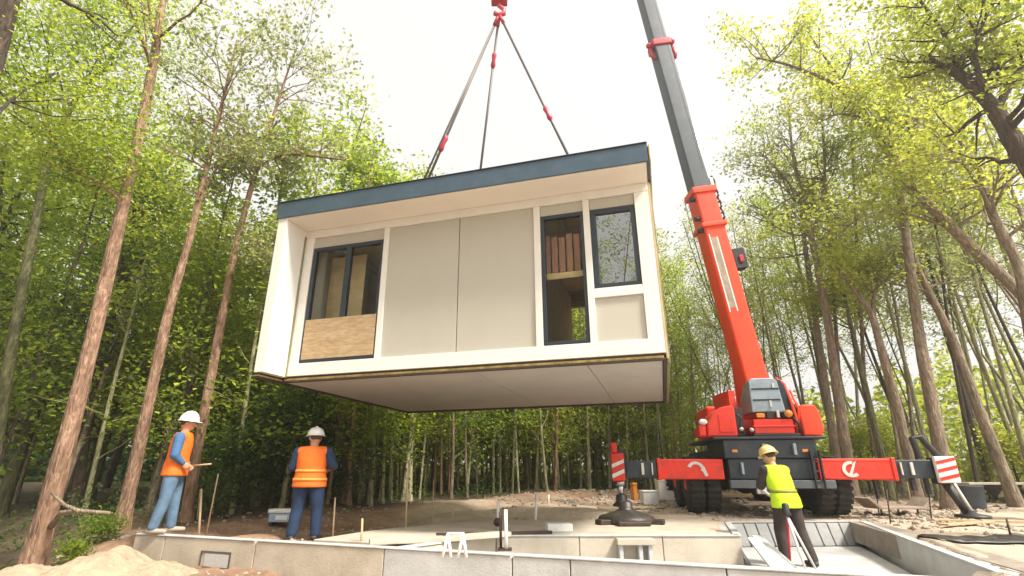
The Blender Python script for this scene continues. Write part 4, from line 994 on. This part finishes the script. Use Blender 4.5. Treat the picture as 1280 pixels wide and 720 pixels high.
# sand pile
n = 90; vs = []; fs = []; cx_, cy_ = -5.75, 7.55
for i in range(n):
    for j in range(n):
        u, v = (i/(n-1)*2-1), (j/(n-1)*2-1); x = cx_+u*1.9; y = cy_+v*1.15
        h = .36*max(0, 1-(u*u+v*v))**1.1*(1+.5*bumps(np.array(x*2.5), np.array(y*2.5)))+(.5*float(bumps(np.array(x*3.3), np.array(y*3.1)))+.2*float(bumps(np.array(x*6+3), np.array(y*6)))+.022*rs.random()**2)*(u*u+v*v < .97)
        vs.append((x, y, -.5+h+.0))
for i in range(n-1):
    for j in range(n-1): fs.append((i*n+j, (i+1)*n+j, (i+1)*n+j+1, i*n+j+1))
mb = MB(); mb.add(vs, fs, True); tag(mb.build('sand_pile', M_['sand']), 'pale sand heap in the lower left corner in front of the wall end', 'sand', kind='stuff')
# ================================================================== trees seen one by one
rg = np.random.default_rng(21)
def near_tree(pts, radii, bark, leaf, label, limbs=(), **kw):
    """pts: (px, py, D) up the trunk; limbs: [(pts, r0, r1)]"""
    P = np.array([at(*p) for p in pts]); base = P[0].copy(); base[2] = gz(base[0], base[1])-.15; P[0] = base
    ex = [(np.array([at(*q) for q in l])-base, a, b) for l, a, b in limbs]
    return tree_obj(kw.pop('name', 'tree'), grow(P-base, radii, rg, extra=ex, **kw), B_[bark], L_[leaf], tuple(base), label, group=None)
t1 = near_tree([(45,690,8.3),(86,545,8.3),(122,400,8.35),(158,240,8.45),(190,95,8.6),(212,-60,8.8),(222,-200,9.0)], [.165,.13,.115,.10,.085,.065,.025], 'pine', 'green',
  'thick orange barked pine trunk nearest the camera at the left', limbs=[([(150,250,8.4),(120,225,8.2),(66,205,8.0)], .035, .014)],
  nbr=16, t0=.66, blen=1.9, leaves=9000, lsize=.09, clump=.34)
t1['category'] = 'tree'
db = Vector(t1.location); a = [at(*q) for q in ((64,658,8.25),(76,641,8.1),(100,639,7.9),(137,641,7.8))]; b2 = [at(*q) for q in ((100,639,7.9),(82,632,7.9),(64,616,7.95))]
o = MB().tube(a, [.045,.035,.03,.02], 8).tube(b2, [.028,.024,.015], 8).build('broken_branch', B_['grey'], t1, off=db); tag(o, 'broken bare branch low on the trunk')
near_tree([(150,668,10.6),(194,467,10.6),(212,383,10.6),(237,300,10.7),(263,190,10.8),(280,120,10.9),(296,50,11)], [.135,.11,.095,.08,.06,.04,.02], 'pine', 'olive',
  'middle one of the three orange pine trunks on the left, with an airy crown', nbr=24, t0=.62, blen=1.7, leaves=4300, lsize=.125, clump=.16, nsub=5, taper=False,
  limbs=[([(222,345,10.6),(262,215,10.9),(300,185,10.6)], .035, .015)])
near_tree([(232,652,11.8),(246,567,11.8),(277,400,11.8),(296,300,11.9),(325,195,12),(350,120,12.1),(366,70,12.2)], [.135,.11,.10,.085,.06,.04,.02], 'pine', 'olive',
  'pine with an airy crown rising right behind the man in the blue shirt', nbr=26, t0=.60, blen=1.8, leaves=5200, lsize=.13, clump=.17, nsub=5, taper=False,
  limbs=[([(318,215,12),(350,190,11.6),(432,200,11.0)], .05, .02), ([(300,290,11.9),(340,320,11.6),(352,335,11.5)], .03, .012)])
near_tree([(-8,640,10.6),(20,400,10.6),(48,260,10.6),(60,195,10.6),(92,125,10.7),(132,82,10.8),(175,20,10.6)], [.12,.10,.09,.08,.06,.045,.02], 'green', 'green',
  'pale curved tree bending right above the thick pine at the upper left', nbr=20, t0=.5, blen=2.7, leaves=13000, lsize=.09, clump=.4, flat=.8)
near_tree([(-165,640,6.0),(-85,360,6.0),(-20,110,6.0),(12,0,6.0),(46,-120,6.1)], [.2,.17,.14,.12,.04], 'dark', 'green',
  'dark trunk in the very corner at the upper left with bright leaves', nbr=10, t0=.55, blen=2.4, leaves=9000, lsize=.085, clump=.36, limbs=[([(-20,160,6),(20,118,6.8),(70,92,7.6)], .03, .012)], flat=.8)
near_tree([(-80,600,12.5),(-60,450,12.5),(-20,330,12.5),(25,240,12.5),(50,180,12.5)], [.13,.11,.09,.06,.02], 'dark', 'green',
  'leafy tree filling the left edge at mid height with dense green foliage', nbr=18, t0=.3, blen=2.6, leaves=9000, lsize=.10, clump=.42)
near_tree([(92,640,13.5),(115,500,13.5),(140,400,13.5),(160,300,13.5),(178,220,13.5)], [.13,.11,.09,.07,.03], 'dark', 'deep',
  'dark green tree standing between the two left pines', nbr=20, t0=.25, blen=2.1, leaves=8000, lsize=.11, clump=.42)
# right side
PINES = [o for o in bpy.data.objects if o.get('label') and 'pine' in o['label'] and o.type == 'EMPTY']
near_tree([(1182,612,14),(1168,520,14),(1150,430,14),(1137,330,14),(1126,240,14),(1104,180,14),(1075,130,14),(1040,85,13.8),(1010,40,13.6)], [.19,.15,.135,.12,.105,.085,.065,.045,.02], 'grey', 'yellow',
  'tall brown tree behind the right outrigger plate, forking left into a wide yellow green crown', nbr=20, t0=.56, blen=2.6, leaves=9000, lsize=.14, clump=.22, flat=.8,
  limbs=[([(1104,180,14),(1050,105,13.6),(985,80,13.2),(945,72,13.0)], .08, .03), ([(1126,240,14),(1140,170,13.6),(1175,90,13.2),(1190,20,13)], .10, .04), ([(1090,150,14),(1050,140,13.5),(1020,155,13.2)], .05, .02), ([(1120,215,14),(1085,260,13.6),(1052,290,13.4)], .04, .018)])
near_tree([(1440,590,12.5),(1340,430,12.7),(1282,372,12.8),(1210,305,13),(1160,255,13),(1128,222,13),(1105,150,13)], [.2,.17,.15,.14,.12,.1,.05], 'grey', 'yellow',
  'brown trunk leaning far left across the upper right to meet the forked tree', nbr=13, t0=.5, blen=1.9, leaves=2600, lsize=.14, clump=.22, elev=(.3,1.2))
near_tree([(1480,560,7.6),(1400,400,7.8),(1322,260,8),(1275,190,8),(1240,130,8.1),(1200,92,8.2),(1150,70,8.3)], [.24,.21,.18,.16,.13,.1,.05], 'dark', 'yellow',
  'dark crooked trunk nearest the camera in the upper right corner', nbr=12, t0=.45, blen=1.9, leaves=8500, lsize=.11, clump=.22, flat=.9, elev=(-.1,.9),
  limbs=[([(1245,140,8.1),(1270,90,8),(1320,60,8)], .08, .03), ([(1200,92,8.2),(1180,40,8.2),(1150,0,8.2)], .06, .025), ([(1230,120,8.1),(1215,60,7.8),(1240,5,7.6)], .06, .025)])
near_tree([(1064,612,16.5),(1045,480,16.5),(1035,400,16.5),(1015,300,16.5),(1003,250,16.5),(990,190,16.5),(985,130,16.5)], [.17,.14,.125,.10,.08,.055,.03], 'grey', 'olive',
  'straight grey tree standing just right of the crane superstructure', nbr=18, t0=.5, blen=2.6, leaves=3600, lsize=.14, clump=.22, nsub=6,
  limbs=[([(1015,300,16.5),(1030,240,16.3),(1032,180,16)], .08, .03), ([(1003,250,16.5),(975,215,16.2),(950,190,16)], .05, .02)])
near_tree([(1050,608,18),(1030,470,18),(1012,350,18),(1000,260,18),(1008,200,18)], [.15,.12,.10,.07,.03], 'grey', 'yellow',
  'slimmer trunk half hidden behind the straight grey tree by the crane', nbr=15, t0=.45, blen=2.3, leaves=2600, lsize=.15, clump=.25)
near_tree([(1143,608,15),(1122,510,15),(1102,440,15),(1090,390,15),(1066,362,15),(1050,330,15)], [.15,.125,.11,.09,.06,.025], 'grey', 'yellow',
  'tree behind the red outrigger beam that forks low into two arms', nbr=8, t0=.78, blen=1.4, leaves=2200, lsize=.15, clump=.24, flat=.9,
  limbs=[([(1090,395,15),(1095,355,15),(1112,335,15)], .07, .03)])
near_tree([(1112,610,17),(1085,500,17),(1062,400,17),(1047,330,17)], [.12,.10,.07,.03], 'green', 'yellow',
  'thin leaning trunk between the straight grey tree and the low forked tree', nbr=10, t0=.6, blen=1.6, leaves=5000, lsize=.13, clump=.34)
near_tree([(1262,600,14.5),(1215,490,14.5),(1190,420,14.5),(1150,345,14.5),(1135,290,14.5)], [.15,.13,.11,.08,.04], 'grey', 'olive',
  'stout leaning trunk right of the striped outrigger plate', nbr=14, t0=.6, blen=2.2, leaves=1700, lsize=.14, clump=.24)
near_tree([(1300,560,11.5),(1290,420,11.5),(1275,330,11.5),(1240,270,11.5),(1225,210,11.5),(1180,150,11.5)], [.16,.14,.12,.10,.07,.03], 'grey', 'yellow',
  'twisted tree rising along the right edge under the dark crooked trunk', nbr=14, t0=.5, blen=2.1, leaves=3000, lsize=.13, clump=.22, flat=.8,
  limbs=[([(1250,285,11.5),(1215,215,11.2),(1165,165,11)], .05, .02)])

# ================================================================== forest behind, copied trees
def variant(kind, seed):
    r = np.random.default_rng(seed)
    if kind == 'slender':
        h = r.uniform(9.5, 11); c = curve((0,0,0), (r.normal()*.05, r.normal()*.05, 1), h, 7, r, .035, .01)
        return grow(c, np.linspace(.052, .015, 8)*r.uniform(.75, 1.35), r, nbr=18, t0=.12, blen=1.15, leaves=1900, lsize=.14, clump=.28, nsub=3, sides=6, elev=(.2, 1.0))
    if kind == 'bushy':
        h = r.uniform(8, 9.5); c = curve((0,0,0), (r.normal()*.06, r.normal()*.06, 1), h, 7, r, .05, .01)
        return grow(c, np.linspace(.12, .02, 8), r, nbr=22, t0=.16, blen=2.0, leaves=4800, lsize=.14, clump=.40, nsub=4, sides=6, elev=(-.1, .8))
    h = r.uniform(14, 16.5); c = curve((0,0,0), (r.normal()*.08, r.normal()*.08, 1), h, 8, r, .03, .01)
    return grow(c, np.linspace(.085, .018, 9)*r.uniform(.7, 1.3), r, nbr=17, t0=.42, blen=2.3, leaves=1700, lsize=.15, clump=.27, nsub=4, sides=6, elev=(.2, 1.1))
LAB = {'left': 'one of the many trees packed together in the dark wood at the left', 'mid': 'one of the many slender straight trees in the grove below the hanging house',
       'right': 'one of the many tall thin trees crowding the right side of the wood', 'back': 'one of the unseen trees behind the camera, there for window reflections'}
GRP = {'left': 'dark leafy trees of the left wood', 'mid': 'slender trees of the grove below the house', 'right': 'tall thin trees of the right wood', 'back': 'unseen trees behind the camera'}
src = {}
def get(kind, i, bark, leaf, zone):
    k = (kind, i, bark, leaf)
    if k not in src:
        n0 = {'slender': 'slender_tree', 'bushy': 'leafy_tree', 'tall': 'tall_tree'}[kind]
        if (kind, i) not in meshes: meshes[(kind, i)] = variant(kind, 100+i*7+len(kind))
        src[k] = tree_obj(n0, meshes[(kind, i)], B_[bark], L_[leaf], (0,0,0), LAB[zone], group=GRP[zone]); src[k]['fresh'] = 1
    return src[k]
meshes = {}
pr = np.random.default_rng(77)
pts = []
cand = np.stack([pr.uniform(-24, 30, 14000), pr.uniform(5, 40, 14000)], 1)
outc = ~in_poly(cand[:,0], cand[:,1], CLEAR); ed2 = edge_dist(cand[:,0], cand[:,1]); vis = np.abs(cand[:,0]/cand[:,1]) < 1.18
for (x, y), oc, d, v in zip(cand, outc, ed2, vis):
    if not (oc and v and .25 < d < 14): continue
    if .42 < x/y < .9 and y < 15.6: continue
    if x < -4.5 and (y < 12.2 or min(math.hypot(x-o.location.x, y-o.location.y) for o in PINES) < 1.7): continue
    sp_ = .47+.085*d if x/y > -.42 else .85+.10*d
    if x/y > .36: sp_ = .80+.12*d
    if any((x-a)**2+(y-b)**2 < sp_*sp_ for a, b, _ in pts): continue
    pts.append((x, y, d))
print('forest trees', len(pts))
def place(kind, i, bark, leaf, zone, x, y, rz, sc):
    s = get(kind, i, bark, leaf, zone); z = gz(x, y)-.05
    if 'fresh' in s.keys(): del s['fresh']; s.location = (x, y, z); s.rotation_euler = (0,0,rz); s.scale = (sc,)*3 if not hasattr(sc, '__len__') else sc; s['label'] = LAB[zone]; s['group'] = GRP[zone]; return s
    return copy_thing(s, (x, y, z), rz, sc, LAB[zone], GRP[zone])
for (x, y, d) in pts:
    az = x/y; i = int(pr.integers(0, 4)); rz = pr.uniform(0, 6.28)
    if az < -.40:
        kind = 'bushy' if pr.random() < .72 else 'slender'; zone = 'left'
        hh = np.interp(az, [-1.1, -.75, -.55, -.40], [11.5, 8.8, 6.4, 7.0])*(1+.03*d); hh *= pr.uniform(.8, 1.08)
        sc = hh/9.0 if kind == 'bushy' else hh/10.3
        lf = 'deep' if (pr.random() < .3 and d < 7) else ('green' if pr.random() < .75 else 'yellow'); bk = ['dark', 'grey', 'green'][int(pr.integers(0, 3))]
    elif az < .34:
        kind = 'slender'; zone = 'mid'; sc = pr.uniform(.85, 1.15)*(1+.012*d)
        lf = ['green', 'deep', 'yellow'][int(pr.choice(3, p=[.6, .1, .3] if az < 0 else [.45, .0, .55]))]; bk = ['green', 'pale', 'grey', 'pine'][int(pr.choice(4, p=[.2, .5, .15, .15]))]
    else:
        kind = 'tall'; zone = 'right'; sc = pr.uniform(.8, 1.1)*np.interp(az, [.34, .46, .6], [.50, .72, .95])
        lf = ['yellow', 'olive', 'green'][int(pr.choice(3, p=[.5, .3, .2]))]; bk = ['green', 'grey', 'pale', 'dark'][int(pr.choice(4, p=[.2, .3, .4, .1]))]
    place(kind, i, bk, lf, zone, x, y, rz, (sc, sc, sc*pr.uniform(.94, 1.06)))
for (x, y) in ((-3.4,-5.5),(-1.6,-7),(-5.8,-6.5),(-11.5,1.5),(-12.5,-1.5),(-9,-8),(-6,-12),(-3,-15),(1,-17),(5,-19),(-12,-12),(12,-20),(-9,-17)):  # unseen trees behind the camera, placed for window reflections and shading
    place('tall', int(pr.integers(0, 4)), 'grey', 'green', 'back', x, y, pr.uniform(0, 6.28), pr.uniform(.75, 1.05))
for px, D, bk in ((292,12.6,'pale'),(318,13.4,'green'),(352,13.0,'pale'),(374,14.0,'grey'),(408,14.2,'pine'),(436,14.6,'pine'),(462,15.4,'pale'),(486,16,'green'),(512,16.6,'pale'),(70,13,'grey'),(108,12.6,'pale'),(190,13,'green')):
    c = at(px, 630, D); place('slender', int(pr.integers(0, 4)), bk, 'green', 'left', c[0], c[1], pr.uniform(0, 6.28), (1.25, 1.25, 1.0))
# shrubs under the trees
def shrub(px, py, D, h, w, leaf, label, n=6000, cl=.25):
    c = at(px, py, D); c[2] = gz(c[0], c[1])-.03
    k = 9; st = curve((0,0,0), (0,0,1), h*.8, 4, rg, .1)
    d = grow(st, [.05,.04,.03,.02,.01] if cl > .2 else [.012]*5, rg, nbr=16, t0=.12, blen=w, leaves=n, lsize=.12 if cl > .2 else .07, clump=cl, nsub=4, sides=6, elev=(-.1, .9))
    (V, F), (Q, FQ) = d
    root = empty('shrub', tuple(c), label, 'shrub')
    me = fast_mesh('foliage', np.concatenate([Q, V]), np.concatenate([FQ, F+len(Q)]), [L_[leaf], B_['dark']], mi=np.concatenate([np.zeros(len(FQ)), np.ones(len(F))]))
    o = bpy.data.objects.new('foliage', me); COL.objects.link(o); o.parent = root
shrub(338,630,13.2,3.6,1.3,'deep','big dark evergreen shrub under the left end of the hanging house', 5200)
shrub(398,628,14.6,3.2,1.2,'deep','dark evergreen shrub right behind the man seen from behind', 4600)
shrub(300,638,12.6,2.4,1.1,'deep','lower dark shrub between the two men on the left', 3000)
shrub(125,662,9.9,.42,.35,'green','small bright leafy shrub at the foot of the left pines', 900, .10)
shrub(100,672,9.0,.3,.25,'green','little weed clump right of the thick pine base', 500, .08)
shrub(1275,600,17,2.6,1.3,'yellow','yellow green bush low at the right edge behind the table', 6000)
shrub(1085,598,20,2.8,1.5,'yellow','yellow green bush seen above the right outrigger between trunks', 6000)
shrub(1125,598,21,2.4,1.4,'yellow','bright bush right of another low bush above the right outrigger', 5000)
shrub(960,598,24,3.0,1.5,'green','green bush behind the crane superstructure', 5000)

# ground cover and far wood
def leafmass(name, label, C, size, leafm, seed, flat=.4):
    r = np.random.default_rng(seed); Q, F = leaf_quads(C, size, r, flat)
    o = bpy.data.objects.new(name, fast_mesh(name, Q, F, [leafm])); COL.objects.link(o); tag(o, label, 'undergrowth' if 'under' in name else 'wood', kind='stuff'); return o
r = np.random.default_rng(9)
xs = r.uniform(-14, 24, 120000); ys = r.uniform(6, 32, 120000); dd = edge_dist(xs, ys); o_ = (~in_poly(xs, ys, CLEAR)) & (dd > -.1) & (dd < 5) & (bumps(xs*3, ys*3)+.12 > r.uniform(-.05, .25, 120000))
xs, ys = xs[o_][:34000], ys[o_][:34000]
leafmass('undergrowth', 'low leafy undergrowth along the edge of the wood', np.stack([xs, ys, ground(xs, ys)+r.uniform(0, 1, len(xs))**1.8*.55*(1+bumps(xs*2, ys*2)*3)], 1), .09, L_['deep'], 3)
NF = 170000; az = r.uniform(-1.35, 1.3, NF); D = r.uniform(27, 42, NF); lump = bumps(az*24, D*.35)
hmax = np.interp(az, [-1.2, -.6, -.3, .3, .45, 1.3], [15, 11, 10, 8.0, 6.0, 6.5])*(1+lump*1.6)
zz = r.uniform(0, 1, NF)**1.15*hmax
keep = r.random(NF) < np.interp(az, [-.5, -.2, .35], [1, .6, .4])
C = np.stack([az*D, D, .3+zz], 1)[keep]
leafmass('far_wood', 'far off wood closing the view behind the tree trunks', C[C[:,0] < -6], .42, L_['deep'], 5); leafmass('far_wood', 'far off green wood behind the slender grove', C[(C[:,0] >= -6) & (C[:,0] < 8)], .42, L_['yellow'], 8); leafmass('far_wood', 'far off lighter wood behind the tall thin trees', C[C[:,0] >= 8], .42, L_['yellow'], 6)

# ================================================================== haze
hz = MB().bb(-70, 75, -30, 70, -2.2, 42); m = bpy.data.materials.new('forest_haze'); m.use_nodes = True; nt = m.node_tree
nt.nodes.remove(nt.nodes['Principled BSDF']); pv = nt.nodes.new('ShaderNodeVolumePrincipled'); pv.inputs['Color'].default_value = (.97,.95,.88,1)
pv.inputs['Density'].default_value = HAZE; pv.inputs['Anisotropy'].default_value = .55; nt.links.new(pv.outputs[0], nt.nodes['Material Output'].inputs['Volume'])
if HAZE: tag(hz.build('haze', m), 'thin bright haze hanging in the sunlit clearing', 'haze', kind='stuff')
# ================================================================== light, sky, camera
SUN_EL, SUN_AZ = math.radians(52), math.radians(128)          # azimuth from +Y towards +X
S = Vector((math.sin(SUN_AZ)*math.cos(SUN_EL), math.cos(SUN_AZ)*math.cos(SUN_EL), math.sin(SUN_EL)))
ld = bpy.data.lights.new('sun', 'SUN'); ld.energy = 3.9; ld.angle = math.radians(10); ld.color = (1, .93, .82)
lo = bpy.data.objects.new('sun', ld); COL.objects.link(lo); lo.rotation_euler = S.to_track_quat('Z', 'Y').to_euler()
w = bpy.data.worlds.new('World'); SC.world = w; w.use_nodes = True; nt = w.node_tree; L = nt.links
bg = nt.nodes['Background']; sky = nt.nodes.new('ShaderNodeTexSky'); sky.sky_type = 'NISHITA'; sky.sun_disc = False
sky.sun_elevation = SUN_EL; sky.sun_rotation = SUN_AZ; sky.air_density = 1.0; sky.dust_density = 6.0; sky.ozone_density = 1.0
hsn = nt.nodes.new('ShaderNodeHueSaturation'); hsn.inputs['Saturation'].default_value = .28
L.new(sky.outputs[0], hsn.inputs['Color'])
veil = nt.nodes.new('ShaderNodeMix'); veil.data_type = 'RGBA'; veil.inputs[0].default_value = .55; veil.inputs[7].default_value = (7.9, 7.65, 7.25, 1)   # thin bright cloud veil
L.new(hsn.outputs[0], veil.inputs[6]); L.new(veil.outputs[2], bg.inputs[0]); bg.inputs[1].default_value = .095
cam = bpy.data.cameras.new('camera'); cam.sensor_width = 36; cam.lens = 18.0; cam.clip_end = 1500; cam.clip_start = .05
co = bpy.data.objects.new('camera', cam); COL.objects.link(co); co.location = (0, 0, CZ); co.rotation_euler = (math.pi/2+PITCH, 0, 0); SC.camera = co
vs_ = SC.view_settings; vs_.view_transform = 'Standard'; vs_.look = 'None'; vs_.exposure = 1.05; vs_.gamma = 1
cy = SC.cycles; cy.max_bounces = 6; cy.diffuse_bounces = 3; cy.glossy_bounces = 2; cy.transmission_bounces = 3; cy.transparent_max_bounces = 8; cy.use_denoising = True
